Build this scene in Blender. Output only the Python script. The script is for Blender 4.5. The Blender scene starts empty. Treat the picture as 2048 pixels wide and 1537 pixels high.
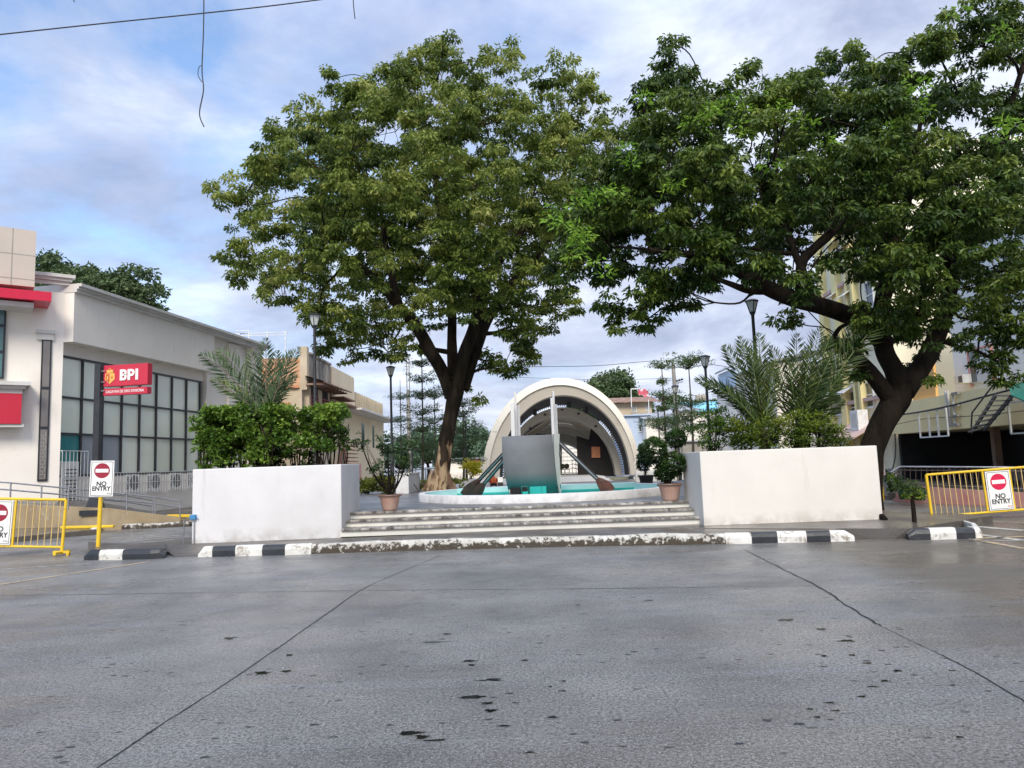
import bpy, bmesh, math, random
import numpy as np
from mathutils import Vector, Matrix, noise as mnoise
sc = bpy.context.scene
R = math.radians
# ------------------------------------------------------------------ camera
EYE = 1.55; PITCH = R(6.14); ROLL = R(2.0); FPX = 1460.0
fw = Vector((0, math.cos(PITCH), math.sin(PITCH))); r0 = Vector((1, 0, 0)); u0 = Vector((0, -math.sin(PITCH), math.cos(PITCH)))
rt = r0*math.cos(ROLL) - u0*math.sin(ROLL); up = r0*math.sin(ROLL) + u0*math.cos(ROLL)
cd = bpy.data.cameras.new('camera'); cam = bpy.data.objects.new('camera', cd); sc.collection.objects.link(cam)
cd.sensor_width = 36; cd.lens = 36*FPX/2048; cd.clip_end = 2000
m = Matrix((rt, up, -fw)).transposed().to_4x4(); m.translation = Vector((0, 0, EYE)); cam.matrix_world = m
sc.camera = cam
# ------------------------------------------------------------------ sun, sky, exposure
SUN_EL = R(38); SUN_AZ = R(184)          # compass direction the light comes from (0 = +Y, clockwise): behind the camera, to the left
sd = bpy.data.lights.new('sun', 'SUN'); sd.energy = 1.8; sd.angle = R(22); sd.color = (1, .93, .82)
sun = bpy.data.objects.new('sun', sd); sc.collection.objects.link(sun)
sv = Vector((math.sin(SUN_AZ)*math.cos(SUN_EL), math.cos(SUN_AZ)*math.cos(SUN_EL), math.sin(SUN_EL)))
sun.rotation_euler = sv.to_track_quat('Z', 'Y').to_euler(); sun.location = sv*60
w = bpy.data.worlds.new('World'); sc.world = w; w.use_nodes = True
nt = w.node_tree; N = nt.nodes; Lk = nt.links; N.clear()
def nd(t, **k):
    n = N.new(t)
    for a, b in k.items(): setattr(n, a, b)
    return n
out = nd('ShaderNodeOutputWorld'); sky = nd('ShaderNodeTexSky', sky_type='NISHITA', sun_disc=False, sun_elevation=SUN_EL, sun_rotation=SUN_AZ)
sky.air_density = 1.0; sky.dust_density = .4; sky.ozone_density = 3.0
b1 = nd('ShaderNodeBackground'); b1.inputs[1].default_value = .15
b2 = nd('ShaderNodeBackground'); b2.inputs[1].default_value = 1.0
Lk.new(sky.outputs[0], b1.inputs[0])
tc = nd('ShaderNodeTexCoord'); sx = nd('ShaderNodeSeparateXYZ'); Lk.new(tc.outputs['Generated'], sx.inputs[0])
def mth(op, a, b=None):
    n = nd('ShaderNodeMath', operation=op)
    for i, v in enumerate((a, b)):
        if v is None: continue
        if isinstance(v, (int, float)): n.inputs[i].default_value = v
        else: Lk.new(v, n.inputs[i])
    return n.outputs[0]
zz = mth('ADD', mth('MAXIMUM', sx.outputs[2], 0.0), .22)
cx = nd('ShaderNodeCombineXYZ'); Lk.new(mth('DIVIDE', sx.outputs[0], zz), cx.inputs[0]); Lk.new(mth('DIVIDE', sx.outputs[1], zz), cx.inputs[1])
def nz(scale, det, rough, off, dist=0.0):
    mp = nd('ShaderNodeMapping'); mp.inputs['Location'].default_value = off; Lk.new(cx.outputs[0], mp.inputs[0])
    n = nd('ShaderNodeTexNoise'); n.inputs['Scale'].default_value = scale; n.inputs['Detail'].default_value = det
    n.inputs['Roughness'].default_value = rough; n.inputs['Distortion'].default_value = dist; Lk.new(mp.outputs[0], n.inputs[0]); return n.outputs[0]
def ramp(src, stops):
    r = nd('ShaderNodeValToRGB'); Lk.new(src, r.inputs[0]); e = r.color_ramp.elements
    while len(e) < len(stops): e.new(.5)
    for el, (p, c) in zip(e, stops): el.position = p; el.color = (*c, 1)
    return r.outputs[0]
n1 = nz(2.1, 9, .58, (3.4, 1.2, 0), .25)
# clearer towards the left (-X), overcast to the right and ahead
bias = mth('MULTIPLY', mth('SUBTRACT', sx.outputs[0], -.42), .42)
low = mth('MULTIPLY', mth('SUBTRACT', .38, sx.outputs[2]), .45)
mask = ramp(mth('ADD', mth('ADD', n1, bias), mth('MAXIMUM', low, -.06)), [(.40, (.06,)*3), (.47, (.38,)*3), (.60, (.82,)*3), (.80, (.99,)*3)])
n2 = nz(1.9, 8, .6, (-4.2, 6.3, 0), .3)
cloud = ramp(n2, [(.34, (.22, .26, .37)), (.45, (.29, .33, .45)), (.54, (.37, .41, .52)), (.68, (.56, .60, .68))])
hz = ramp(mth('MAXIMUM', sx.outputs[2], 0), [(0.0, (.80, .84, .93)), (.10, (.80, .84, .93)), (.3, (0, 0, 0))])
mixh = nd('ShaderNodeMix', data_type='RGBA'); Lk.new(ramp(mth('MAXIMUM', sx.outputs[2], 0), [(.02, (.35,)*3), (.26, (0,)*3)]), mixh.inputs[0])
Lk.new(cloud, mixh.inputs[6]); mixh.inputs[7].default_value = (.50, .53, .60, 1)
# an overcast sky is brightest overhead
zb_ = nd('ShaderNodeMapRange'); Lk.new(sx.outputs[2], zb_.inputs[0])
for i_, v_ in enumerate((.50, .95, 1.0, 2.9)): zb_.inputs[i_+1].default_value = v_
Lk.new(zb_.outputs[0], b2.inputs[1]); Lk.new(mixh.outputs[2], b2.inputs[0])
ms = nd('ShaderNodeMixShader'); Lk.new(mask, ms.inputs[0]); Lk.new(b1.outputs[0], ms.inputs[1]); Lk.new(b2.outputs[0], ms.inputs[2])
Lk.new(ms.outputs[0], out.inputs[0])
sc.view_settings.view_transform = 'Standard'; sc.view_settings.look = 'None'; sc.view_settings.gamma = 1; sc.view_settings.exposure = .88
sc.cycles.max_bounces = 8; sc.cycles.transparent_max_bounces = 16; sc.cycles.use_denoising = True
# ------------------------------------------------------------------ helpers
def ray(px, py): return rt*((px-1024)/FPX) + up*((768.5-py)/FPX) + fw
def at(px, py, Y):                      # point of the place seen at a photo pixel, Y metres ahead
    d = ray(px, py); return Vector((0, 0, EYE)) + d*(Y/d.y)
def gr(px, py, z=0.0):                  # point of the level z seen at a photo pixel
    d = ray(px, py); return Vector((0, 0, EYE)) + d*((z-EYE)/d.z)
rng = np.random.default_rng(7); random.seed(7)
col = sc.collection; ROOT = {}
def tag(o, label=None, cat=None, group=None, kind=None):
    if label: o['label'] = label
    if cat: o['category'] = cat
    if group: o['group'] = group
    if kind: o['kind'] = kind
    return o
def thing(name, label, cat, loc=(0, 0, 0), group=None, rz=0):
    o = bpy.data.objects.new(name, None); col.objects.link(o); o.location = loc; o.empty_display_size = .2; o.rotation_euler = (0, 0, rz)
    ROOT[o.name] = Vector(loc) if rz == 0 else Matrix.Translation(loc) @ Matrix.Rotation(rz, 4, 'Z')
    return tag(o, label, cat, group)
def link_mesh(name, me, mats, parent=None, label=None):
    o = bpy.data.objects.new(name, me); col.objects.link(o)
    for mm in (mats if isinstance(mats, (list, tuple)) else [mats]): me.materials.append(mm)
    if parent:
        r = ROOT[parent.name]
        me.transform(Matrix.Translation(-r) if isinstance(r, Vector) else r.inverted())
        o.parent = parent; ROOT[o.name] = r
    else: ROOT[o.name] = Vector((0, 0, 0))
    if label: o['label'] = label
    return o
class MB:
    def __init__(s, F=None): s.v = []; s.f = []; s.mi = []; s.F = F; s.sm = []
    def add(s, vs, fs, mi=0, sm=False):
        b = len(s.v)
        for p in vs:
            p = Vector(p); s.v.append(tuple(s.F @ p) if s.F else tuple(p))
        for f in fs: s.f.append(tuple(b+i for i in f)); s.mi.append(mi); s.sm.append(sm)
        return s
    def box(s, x0, x1, y0, y1, z0, z1, mi=0):
        return s.add([(x0,y0,z0),(x1,y0,z0),(x1,y1,z0),(x0,y1,z0),(x0,y0,z1),(x1,y0,z1),(x1,y1,z1),(x0,y1,z1)],
            [(0,3,2,1),(4,5,6,7),(0,1,5,4),(1,2,6,5),(2,3,7,6),(3,0,4,7)], mi)
    def bar(s, a, b, w, h=None, mi=0):      # rectangular bar between two points
        a = Vector(a); b = Vector(b); h = h or w; d = (b-a).normalized()
        u = d.cross(Vector((0, 0, 1)));  u = Vector((1, 0, 0)) if u.length < .01 else u.normalized(); v = u.cross(d)
        P = [p+u*(i*w/2)+v*(j*h/2) for p in (a, b) for i, j in ((-1,-1),(1,-1),(1,1),(-1,1))]
        return s.add(P, [(3,2,1,0),(4,5,6,7),(0,1,5,4),(1,2,6,5),(2,3,7,6),(3,0,4,7)], mi)
    def tube(s, pts, rad, seg=8, mi=0, cap=True, wob=0):
        pts = [Vector(p) for p in pts]; n = len(pts)
        if not hasattr(rad, '__len__'): rad = [rad]*n
        T = [(pts[min(i+1, n-1)]-pts[max(i-1, 0)]).normalized() for i in range(n)]
        u = T[0].orthogonal().normalized(); vs = []; fs = []
        for i in range(n):
            u = (u - T[i]*u.dot(T[i])).normalized(); v = T[i].cross(u)
            for k in range(seg):
                a = 2*math.pi*k/seg; rr = rad[i]
                if wob: rr *= 1+wob*mnoise.noise(pts[i]*1.3+Vector((math.cos(a)*2, math.sin(a)*2, k*.0)))
                vs.append(pts[i]+u*(math.cos(a)*rr)+v*(math.sin(a)*rr))
        for i in range(n-1):
            for k in range(seg):
                k2 = (k+1) % seg; fs.append((i*seg+k, i*seg+k2, (i+1)*seg+k2, (i+1)*seg+k))
        s.add(vs, fs, mi, True)
        if cap: s.add(vs[:seg], [tuple(range(seg))[::-1]], mi); s.add(vs[-seg:], [tuple(range(seg))], mi)
        return s
    def lathe(s, c, prof, seg=24, mi=0, sm=True):
        c = Vector(c); vs = []; fs = []
        for r, z in prof:
            for k in range(seg):
                a = 2*math.pi*k/seg; vs.append(c+Vector((r*math.cos(a), r*math.sin(a), z)))
        for i in range(len(prof)-1):
            for k in range(seg):
                k2 = (k+1) % seg; fs.append((i*seg+k, i*seg+k2, (i+1)*seg+k2, (i+1)*seg+k))
        return s.add(vs, fs, mi, sm)
    def prism(s, poly, z0, z1, mi=0, top=None):      # vertical prism of an (x, y) outline; mi 2 for the top if given
        n = len(poly); t = z1 if hasattr(z1, '__len__') else [z1]*n
        s.add([(p[0], p[1], z0) for p in poly]+[(p[0], p[1], q) for p, q in zip(poly, t)],
              [(i, (i+1) % n, n+(i+1) % n, n+i) for i in range(n)], mi)
        s.add([(p[0], p[1], q) for p, q in zip(poly, t)], [tuple(range(n))], mi if top is None else top)
        return s.add([(p[0], p[1], z0) for p in poly], [tuple(range(n))[::-1]], mi)
    def extr(s, poly, y0, y1, mi=0):        # outline in (x, z) extruded along y
        n = len(poly)
        s.add([(p[0], y0, p[1]) for p in poly]+[(p[0], y1, p[1]) for p in poly],
              [(i, (i+1) % n, n+(i+1) % n, n+i)[::-1] for i in range(n)]+[tuple(range(n)), tuple(range(n, 2*n))[::-1]], mi)
        return s
    def ball(s, c, r, mi=0, seg=12, rings=8, sq=(1, 1, 1)):
        c = Vector(c); prof = [(max(1e-4, r*math.sin(math.pi*i/rings)), -r*math.cos(math.pi*i/rings)) for i in range(rings+1)]
        vs = []; fs = []
        for rr, z in prof:
            for k in range(seg):
                a = 2*math.pi*k/seg; vs.append(c+Vector((rr*math.cos(a)*sq[0], rr*math.sin(a)*sq[1], z*sq[2])))
        for i in range(rings):
            for k in range(seg):
                k2 = (k+1) % seg; fs.append((i*seg+k, i*seg+k2, (i+1)*seg+k2, (i+1)*seg+k))
        return s.add(vs, fs, mi, True)
    def build(s, name, mats, parent=None, label=None, bevel=0):
        me = bpy.data.meshes.new(name); me.from_pydata(s.v, [], s.f); me.polygons.foreach_set('material_index', s.mi)
        me.polygons.foreach_set('use_smooth', s.sm); me.update()
        if bevel or True:
            bm = bmesh.new(); bm.from_mesh(me); bmesh.ops.recalc_face_normals(bm, faces=bm.faces)
            if bevel:
                bmesh.ops.remove_doubles(bm, verts=bm.verts, dist=1e-5)
                ed = [e for e in bm.edges if len(e.link_faces) == 2 and e.calc_face_angle(0) > .6]
                bmesh.ops.bevel(bm, geom=ed, offset=bevel, segments=2, affect='EDGES', profile=.6)
            bm.to_mesh(me); bm.free()
        return link_mesh(name, me, mats, parent, label)
def frame(o, u):      # local x along u, y = z x u (to the left of u), z up
    u = Vector((u[0], u[1], 0)).normalized(); v = Vector((-u.y, u.x, 0))
    M = Matrix((u, v, Vector((0, 0, 1)))).transposed().to_4x4(); M.translation = Vector(o); return M
def smooth_path(pts, k=5):
    pts = [Vector(p) for p in pts]; o = []
    for i in range(len(pts)-1):
        a, b, c, d = pts[max(i-1, 0)], pts[i], pts[i+1], pts[min(i+2, len(pts)-1)]
        for j in range(k):
            t = j/k; o.append(.5*((2*b)+(c-a)*t+(2*a-5*b+4*c-d)*t*t+(3*b-a-3*c+d)*t*t*t))
    o.append(pts[-1]); return o
def lin(a, b, n): return [a+(b-a)*i/(n-1) for i in range(n)]
# ------------------------------------------------------------------ materials
def mat(name, c1, c2=None, rough=.7, scale=2.0, bump=.15, bscale=40, metal=0, spec=.5, stretch=(1, 1, 1), lo=.4, hi=.65, coat=0, c3=None, s3=.6, lo3=.6, hi3=.7, rvar=0, trans=0, coord='Object', bdist=.01):
    M = bpy.data.materials.new(name); M.use_nodes = True; nt = M.node_tree; P = nt.nodes['Principled BSDF']; L = nt.links.new
    P.inputs['Roughness'].default_value = rough; P.inputs['Metallic'].default_value = metal; P.inputs['Specular IOR Level'].default_value = spec
    P.inputs['Coat Weight'].default_value = coat; P.inputs['Base Color'].default_value = (*c1, 1)
    tcn = nt.nodes.new('ShaderNodeTexCoord'); mp = nt.nodes.new('ShaderNodeMapping'); mp.inputs['Scale'].default_value = stretch
    L(tcn.outputs[coord], mp.inputs[0])
    def noi(s, d=6, r=.6):
        n = nt.nodes.new('ShaderNodeTexNoise'); n.inputs['Scale'].default_value = s; n.inputs['Detail'].default_value = d; n.inputs['Roughness'].default_value = r
        L(mp.outputs[0], n.inputs[0]); return n.outputs[0]
    def mr(src, a, b, c=0, d=1):
        n = nt.nodes.new('ShaderNodeMapRange'); L(src, n.inputs[0])
        for i, v in enumerate((a, b, c, d)): n.inputs[i+1].default_value = v
        return n.outputs[0]
    def mx(f, a, b):
        n = nt.nodes.new('ShaderNodeMix'); n.data_type = 'RGBA'; L(f, n.inputs[0])
        for i, v in ((6, a), (7, b)):
            if isinstance(v, tuple): n.inputs[i].default_value = (*v, 1)
            else: L(v, n.inputs[i])
        return n.outputs[2]
    c = None
    if c2: c = mx(mr(noi(scale), lo, hi), c1, c2)
    if c3: c = mx(mr(noi(s3*3.1, 9, .7), lo3, hi3), c if c else c1, c3)
    if c: L(c, P.inputs['Base Color'])
    if rvar: L(mr(noi(scale*.7), .35, .65, max(.03, rough-rvar), min(1, rough+rvar)), P.inputs['Roughness'])
    if bump:
        b = nt.nodes.new('ShaderNodeBump'); b.inputs['Strength'].default_value = bump; b.inputs['Distance'].default_value = bdist; L(noi(bscale, 4), b.inputs['Height']); L(b.outputs[0], P.inputs['Normal'])
    return M
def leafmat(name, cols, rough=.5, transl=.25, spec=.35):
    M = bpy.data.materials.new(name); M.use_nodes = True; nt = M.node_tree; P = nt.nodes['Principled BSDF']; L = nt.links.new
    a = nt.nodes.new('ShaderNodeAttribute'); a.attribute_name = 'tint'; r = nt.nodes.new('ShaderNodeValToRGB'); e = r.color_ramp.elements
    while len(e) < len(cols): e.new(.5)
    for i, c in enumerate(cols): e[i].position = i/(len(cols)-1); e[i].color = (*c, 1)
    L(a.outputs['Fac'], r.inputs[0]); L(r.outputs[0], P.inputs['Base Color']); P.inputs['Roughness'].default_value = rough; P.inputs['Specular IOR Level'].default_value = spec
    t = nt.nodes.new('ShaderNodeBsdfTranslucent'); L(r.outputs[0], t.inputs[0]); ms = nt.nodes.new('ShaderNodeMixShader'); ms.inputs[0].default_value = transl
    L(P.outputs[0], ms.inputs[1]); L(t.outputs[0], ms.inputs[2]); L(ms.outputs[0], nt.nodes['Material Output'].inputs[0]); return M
M = {}
M['plaster'] = mat('white_plaster', (.67, .65, .63), (.60, .58, .555), .75, .8, .25, 60, c3=(.52, .47, .40), s3=.5, lo3=.66, hi3=.86)
M['wall_white'] = mat('painted_wall', (.86, .80, .71), (.79, .73, .64), .8, .5, .15, 50, c3=(.52, .48, .41), s3=.25, lo3=.62, hi3=.9)
M['trim'] = mat('moulding_paint', (.62, .60, .56), (.54, .52, .47), .7, 1.5, .1, 40)
M['tile_beige'] = mat('beige_panel', (.56, .48, .40), (.52, .45, .37), .35, 1.2, .03, 20)
M['red'] = mat('red_panel', (.62, .015, .05), (.55, .012, .045), .3, 2, 0)
M['red_dark'] = mat('sign_red', (.55, .02, .045), (.50, .016, .04), .35, 2, 0)
M['maroon'] = mat('maroon_print', (.30, .01, .03), None, .4, 1, 0)
M['crimson'] = mat('crimson_print', (.62, .01, .06), None, .4, 1, 0)
M['sign_white'] = mat('sign_white', (.82, .81, .76), (.76, .75, .68), .35, 6, 0)
M['ink'] = mat('black_ink', (.02, .02, .022), None, .5, 1, 0)
M['yellow'] = mat('yellow_paint', (.80, .52, .02), (.70, .45, .03), .4, 5, .1, 60, c3=(.22, .12, .05), s3=3, lo3=.62, hi3=.68)
M['black'] = mat('black_metal', (.018, .018, .02), (.03, .03, .032), .4, 4, .05, 60)
M['steel'] = mat('galvanised_pipe', (.42, .42, .43), (.33, .33, .34), .35, 6, .02, 60, metal=.7)
M['white_metal'] = mat('white_metal', (.74, .74, .72), (.62, .60, .56), .45, 5, .03, 60)
M['glass_pale'] = mat('pane_with_blinds', (.74, .78, .64), (.82, .84, .70), .10, .35, 0, spec=.8)
M['glass_teal'] = mat('teal_pane', (.04, .22, .22), (.05, .28, .26), .08, .5, 0, spec=.8)
M['glass_dark'] = mat('dark_pane', (.03, .05, .06), (.06, .08, .09), .08, 1, 0, spec=.8)
M['ramp_conc'] = mat('stained_concrete', (.36, .28, .17), (.26, .19, .11), .85, 1.3, .4, 30, c3=(.50, .44, .34), s3=.8, lo3=.55, hi3=.75)
M['pave'] = mat('pavement_concrete', (.12, .105, .088), (.065, .056, .047), .34, .6, .3, 50, rvar=.2, c3=(.24, .21, .17), s3=.7, lo3=.55, hi3=.7)
M['kerb_white'] = mat('kerb_white_paint', (.72, .70, .64), (.60, .57, .50), .6, 3, .4, 30, c3=(.30, .26, .21), s3=1.6, lo3=.53, hi3=.62)
M['kerb_black'] = mat('kerb_black_paint', (.02, .022, .026), (.035, .037, .04), .4, 3, .4, 30, c3=(.4, .38, .34), s3=2.2, lo3=.70, hi3=.72)
M['kerb_worn'] = mat('worn_kerb', (.10, .085, .06), (.42, .39, .33), .6, 2.6, .7, 18, lo=.47, hi=.55, c3=(.62, .60, .54), s3=4, lo3=.52, hi3=.58)
M['step_riser'] = mat('step_riser_paint', (.72, .69, .62), (.62, .59, .52), .65, 1, .2, 50)
M['wood'] = mat('oar_brown', (.11, .035, .022), (.06, .022, .015), .4, 5, .1, 30)
M['hull_grey'] = None
M['aqua'] = mat('basin_aqua_paint', (.42, .68, .66), (.36, .60, .58), .4, .8, .05, 40)
M['teal'] = mat('basin_teal_paint', (.015, .40, .35), (.012, .33, .29), .35, 1, .05, 40)
M['shell_cream'] = mat('shell_cream', (.78, .70, .55), (.68, .61, .48), .75, .3, .1, 20)
M['shell_beige'] = mat('shell_beige', (.56, .50, .41), (.50, .445, .365), .75, .25, .1, 20, c3=(.28, .25, .20), s3=.2, lo3=.6, hi3=.85)
M['shell_grey'] = mat('shell_grey', (.60, .58, .53), (.52, .50, .46), .8, .4, .05, 20)
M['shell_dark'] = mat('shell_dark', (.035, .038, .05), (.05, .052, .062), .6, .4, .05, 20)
M['brick_or'] = mat('old_orange_wall', (.52, .23, .10), (.62, .36, .22), .9, .9, .5, 14, stretch=(.5, .5, 6), lo=.4, hi=.6)
M['cream_old'] = mat('old_cream_wall', (.58, .48, .34), (.45, .36, .24), .85, .5, .2, 20, c3=(.16, .13, .10), s3=.35, lo3=.6, hi3=.82)
M['grime'] = mat('grimy_fascia', (.10, .10, .085), (.40, .35, .27), .85, 1.1, .2, 20, stretch=(1, 1, .5))
M['cream'] = mat('cream_wall', (.72, .60, .40), (.64, .53, .35), .8, .35, .1, 20, stretch=(1, 1, .3), c3=(.40, .33, .2), s3=.4, lo3=.62, hi3=.9)
M['panel'] = mat('corrugated_cream', (.60, .50, .34), (.52, .43, .28), .7, .8, .1, 20)
M['yellow_wall'] = mat('yellow_wall', (.90, .76, .36), (.84, .70, .34), .8, .5, .1, 20, stretch=(1, 1, .3), c3=(.35, .28, .16), s3=.4, lo3=.62, hi3=.85)
M['apt'] = mat('apartment_plaster', (.90, .82, .62), (.84, .76, .56), .8, .4, .1, 20, stretch=(1, 1, .3), c3=(.5, .42, .28), s3=.5, lo3=.62, hi3=.85)
M['orange'] = mat('orange_board', (.75, .42, .13), (.70, .40, .14), .7, .5, 0)
M['pink'] = mat('pink_wall', (.52, .22, .20), (.60, .36, .30), .8, 1.6, .3, 20)
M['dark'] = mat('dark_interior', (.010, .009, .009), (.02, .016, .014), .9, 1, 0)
M['rock'] = mat('rubble_wall', (.05, .035, .02), (.09, .065, .04), .9, 3, .8, 6)
M['blue_wall'] = mat('pale_blue_wall', (.48, .56, .68), (.42, .50, .62), .8, .6, .05, 20)
M['roof_metal'] = mat('metal_roof', (.36, .38, .40), (.24, .23, .22), .5, .8, .1, 10, stretch=(6, 1, 1))
M['rust'] = mat('rusty_sheet', (.22, .10, .06), (.34, .24, .18), .8, 2, .2, 20)
M['green_awn'] = mat('green_canvas', (.004, .13, .085), (.008, .17, .11), .7, 2, .1, 30)
M['terra'] = mat('plastic_pot', (.56, .33, .25), (.62, .42, .34), .5, 3, .05, 40, c3=(.62, .48, .40), s3=1.5, lo3=.6, hi3=.7)
M['pot_rim'] = mat('pot_rim', (.17, .10, .075), (.22, .13, .10), .5, 3, .05, 40)
M['pot_dark'] = mat('dark_pot', (.03, .026, .024), (.05, .04, .035), .5, 3, .05, 40)
M['pot_green'] = mat('green_pot', (.02, .10, .09), (.03, .14, .12), .5, 3, .05, 40)
M['soil'] = mat('soil', (.035, .024, .016), (.06, .04, .026), .95, 6, .8, 30)
M['bark'] = mat('bark', (.010, .008, .006), (.030, .022, .015), .95, 3, 1.0, 16, stretch=(1, 1, .25), c3=(.02, .016, .012), s3=1.0, lo3=.5, hi3=.6, bdist=.06, spec=.1)
M['bark_light'] = mat('thin_bark', (.16, .13, .09), (.10, .08, .055), .9, 4, .3, 30)
M['lamp_glass'] = mat('lamp_glass', (.62, .62, .58), None, .25, 1, 0)
M['asphalt_line'] = mat('joint_tar', (.008, .008, .009), (.02, .02, .022), .5, 8, 0)
M['water_hole'] = mat('puddle', (.006, .006, .007), None, .12, 1, .1, 10)
M['paint_line'] = mat('worn_road_paint', (.50, .47, .40), (.20, .19, .18), .6, 5, .1, 50, lo=.48, hi=.62)
M['paint_yline'] = mat('worn_yellow_line', (.50, .38, .22), (.22, .20, .17), .6, 4, .1, 50, lo=.48, hi=.66)
M['orange_cloth'] = mat('orange_shirt', (.75, .14, .04), (.65, .11, .03), .85, 6, .1, 20)
M['skin'] = mat('skin', (.28, .14, .08), None, .5, 1, 0)
M['cap'] = mat('white_cap', (.75, .73, .68), None, .8, 1, 0)
M['denim'] = mat('dark_trousers', (.03, .035, .05), None, .9, 1, 0)
M['gold'] = mat('crest_gold', (.80, .42, .09), None, .35, 1, 0)
M['crest_red'] = mat('crest_red', (.45, .03, .02), None, .4, 1, 0)
M['wire'] = mat('cable', (.02, .02, .02), None, .6, 1, 0)
M['concrete'] = mat('concrete', (.34, .32, .28), (.26, .24, .21), .85, 1.5, .3, 25)
M['chair_green'] = mat('chair_olive', (.06, .06, .025), None, .6, 1, 0)
M['picture'] = mat('picture_orange', (.42, .16, .07), (.34, .12, .05), .6, 3, 0)
LM = {}
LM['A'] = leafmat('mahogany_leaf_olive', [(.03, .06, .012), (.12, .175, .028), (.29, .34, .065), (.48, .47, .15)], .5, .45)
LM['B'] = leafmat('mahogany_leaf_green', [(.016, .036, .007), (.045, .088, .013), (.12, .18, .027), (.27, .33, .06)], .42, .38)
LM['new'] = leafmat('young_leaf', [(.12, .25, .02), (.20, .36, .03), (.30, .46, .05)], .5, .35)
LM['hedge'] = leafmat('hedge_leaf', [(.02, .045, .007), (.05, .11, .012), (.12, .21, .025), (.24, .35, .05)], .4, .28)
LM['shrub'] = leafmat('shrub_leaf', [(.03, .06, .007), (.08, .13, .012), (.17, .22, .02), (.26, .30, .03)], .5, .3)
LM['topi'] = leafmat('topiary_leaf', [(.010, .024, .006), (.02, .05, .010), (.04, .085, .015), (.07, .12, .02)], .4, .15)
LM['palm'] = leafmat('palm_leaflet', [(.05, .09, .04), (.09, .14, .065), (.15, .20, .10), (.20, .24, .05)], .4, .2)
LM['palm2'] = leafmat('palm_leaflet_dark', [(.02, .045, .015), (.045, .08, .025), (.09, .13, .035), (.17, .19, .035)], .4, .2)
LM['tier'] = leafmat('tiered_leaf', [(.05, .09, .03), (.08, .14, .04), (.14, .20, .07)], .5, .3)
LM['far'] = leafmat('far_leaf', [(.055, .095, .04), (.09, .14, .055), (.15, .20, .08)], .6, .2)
LM['mist'] = leafmat('hazed_leaf', [(.09, .15, .10), (.12, .19, .11), (.17, .24, .13)], .7, .2)  # paler greens: distance haze painted into the leaf colour
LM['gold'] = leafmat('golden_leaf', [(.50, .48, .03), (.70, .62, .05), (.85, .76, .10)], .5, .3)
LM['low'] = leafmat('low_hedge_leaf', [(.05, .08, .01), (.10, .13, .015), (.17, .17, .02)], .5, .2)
# ------------------------------------------------------------------ foliage
def unit(a): return a/np.maximum(np.linalg.norm(a, axis=1, keepdims=True), 1e-9)
def leaves(name, mt, base, dirs, L, W, tint, parent=None, fold=.25):
    n = len(base); dirs = unit(dirs); L = np.broadcast_to(L, n)[:, None]; W = np.broadcast_to(W, n)[:, None]
    s = unit(np.cross(dirs, unit(rng.normal(size=(n, 3))+np.array([0, 0, .8])))); nn = np.cross(s, dirs)
    mid = base+dirs*L*.45
    v = np.stack([base, mid+s*W*.5+nn*W*fold, base+dirs*L-nn*L*.12, mid-s*W*.5+nn*W*fold], 1).reshape(-1, 3)
    q = np.arange(n)[:, None]*4; tri = np.concatenate([q+[0, 1, 2], q+[0, 2, 3]], 1).reshape(-1)
    me = bpy.data.meshes.new(name); me.vertices.add(n*4); me.vertices.foreach_set('co', v.ravel().astype(np.float32))
    me.loops.add(n*6); me.loops.foreach_set('vertex_index', tri.astype(np.int32))
    me.polygons.add(n*2); me.polygons.foreach_set('loop_start', np.arange(0, n*6, 3, dtype=np.int32))
    me.update(calc_edges=True)
    at_ = me.attributes.new('tint', 'FLOAT', 'POINT'); at_.data.foreach_set('value', np.clip(np.repeat(tint, 4), 0, 1).astype(np.float32))
    return link_mesh(name, me, mt, parent)
def clumps(name, mt, C, ct, n, rad, L, W, parent, droop=.5, jit=.14, up=0.0):
    C = np.asarray(C, float); k = len(C); d = unit(rng.normal(size=(k*n, 3))); d[:, 2] = np.abs(d[:, 2])*.8+.1-rng.random(k*n)*.5
    b = np.repeat(C, n, 0)+d*rad*(rng.random(k*n)[:, None]**.5)
    dd = unit(d)+np.array([0, 0, -droop+up])+rng.normal(size=(k*n, 3))*.35
    t = np.repeat(ct, n)+rng.normal(size=k*n)*jit
    return leaves(name, mt, b, dd, L*(.7+.6*rng.random(k*n)), W*(.8+.4*rng.random(k*n)), t, parent)
def n3(p, s, o=0.0): return mnoise.noise(Vector((p[0]*s+o, p[1]*s-o, p[2]*s+2*o)))
M['sky_roof'] = mat('bright_blue_roof', (.20, .55, .68), (.25, .6, .7), .5, 1, 0)
M['tank'] = mat('old_tank', (.45, .36, .28), (.35, .28, .22), .7, 2, 0)
M['canopy_cream'] = mat('canopy_cream', (.92, .76, .42), (.86, .70, .38), .8, .5, .15, 20, c3=(.36, .28, .18), s3=.6, lo3=.62, hi3=.85)
M['narrow_glass'] = mat('narrow_glass', (.12, .10, .09), (.22, .20, .18), .1, .8, 0, spec=.8)
M['glass_teal2'] = mat('teal_front_pane', (.05, .12, .12), (.08, .18, .18), .08, .8, 0, spec=.8)
M['crimson_board'] = mat('faded_red_board', (.55, .12, .14), None, .7, 1, 0)
M['wood_col'] = mat('brown_column', (.20, .12, .07), (.14, .09, .06), .8, 2, 0)
M['pale_upper'] = mat('pale_upper_wall', (.74, .76, .76), (.68, .71, .73), .7, .4, 0)
M['window_white'] = mat('window_curtain', (.50, .55, .62), (.45, .50, .58), .2, 1, 0)
M['pink_trim'] = mat('pink_trim', (.60, .42, .36), (.5, .36, .32), .8, 1, 0)
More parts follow.
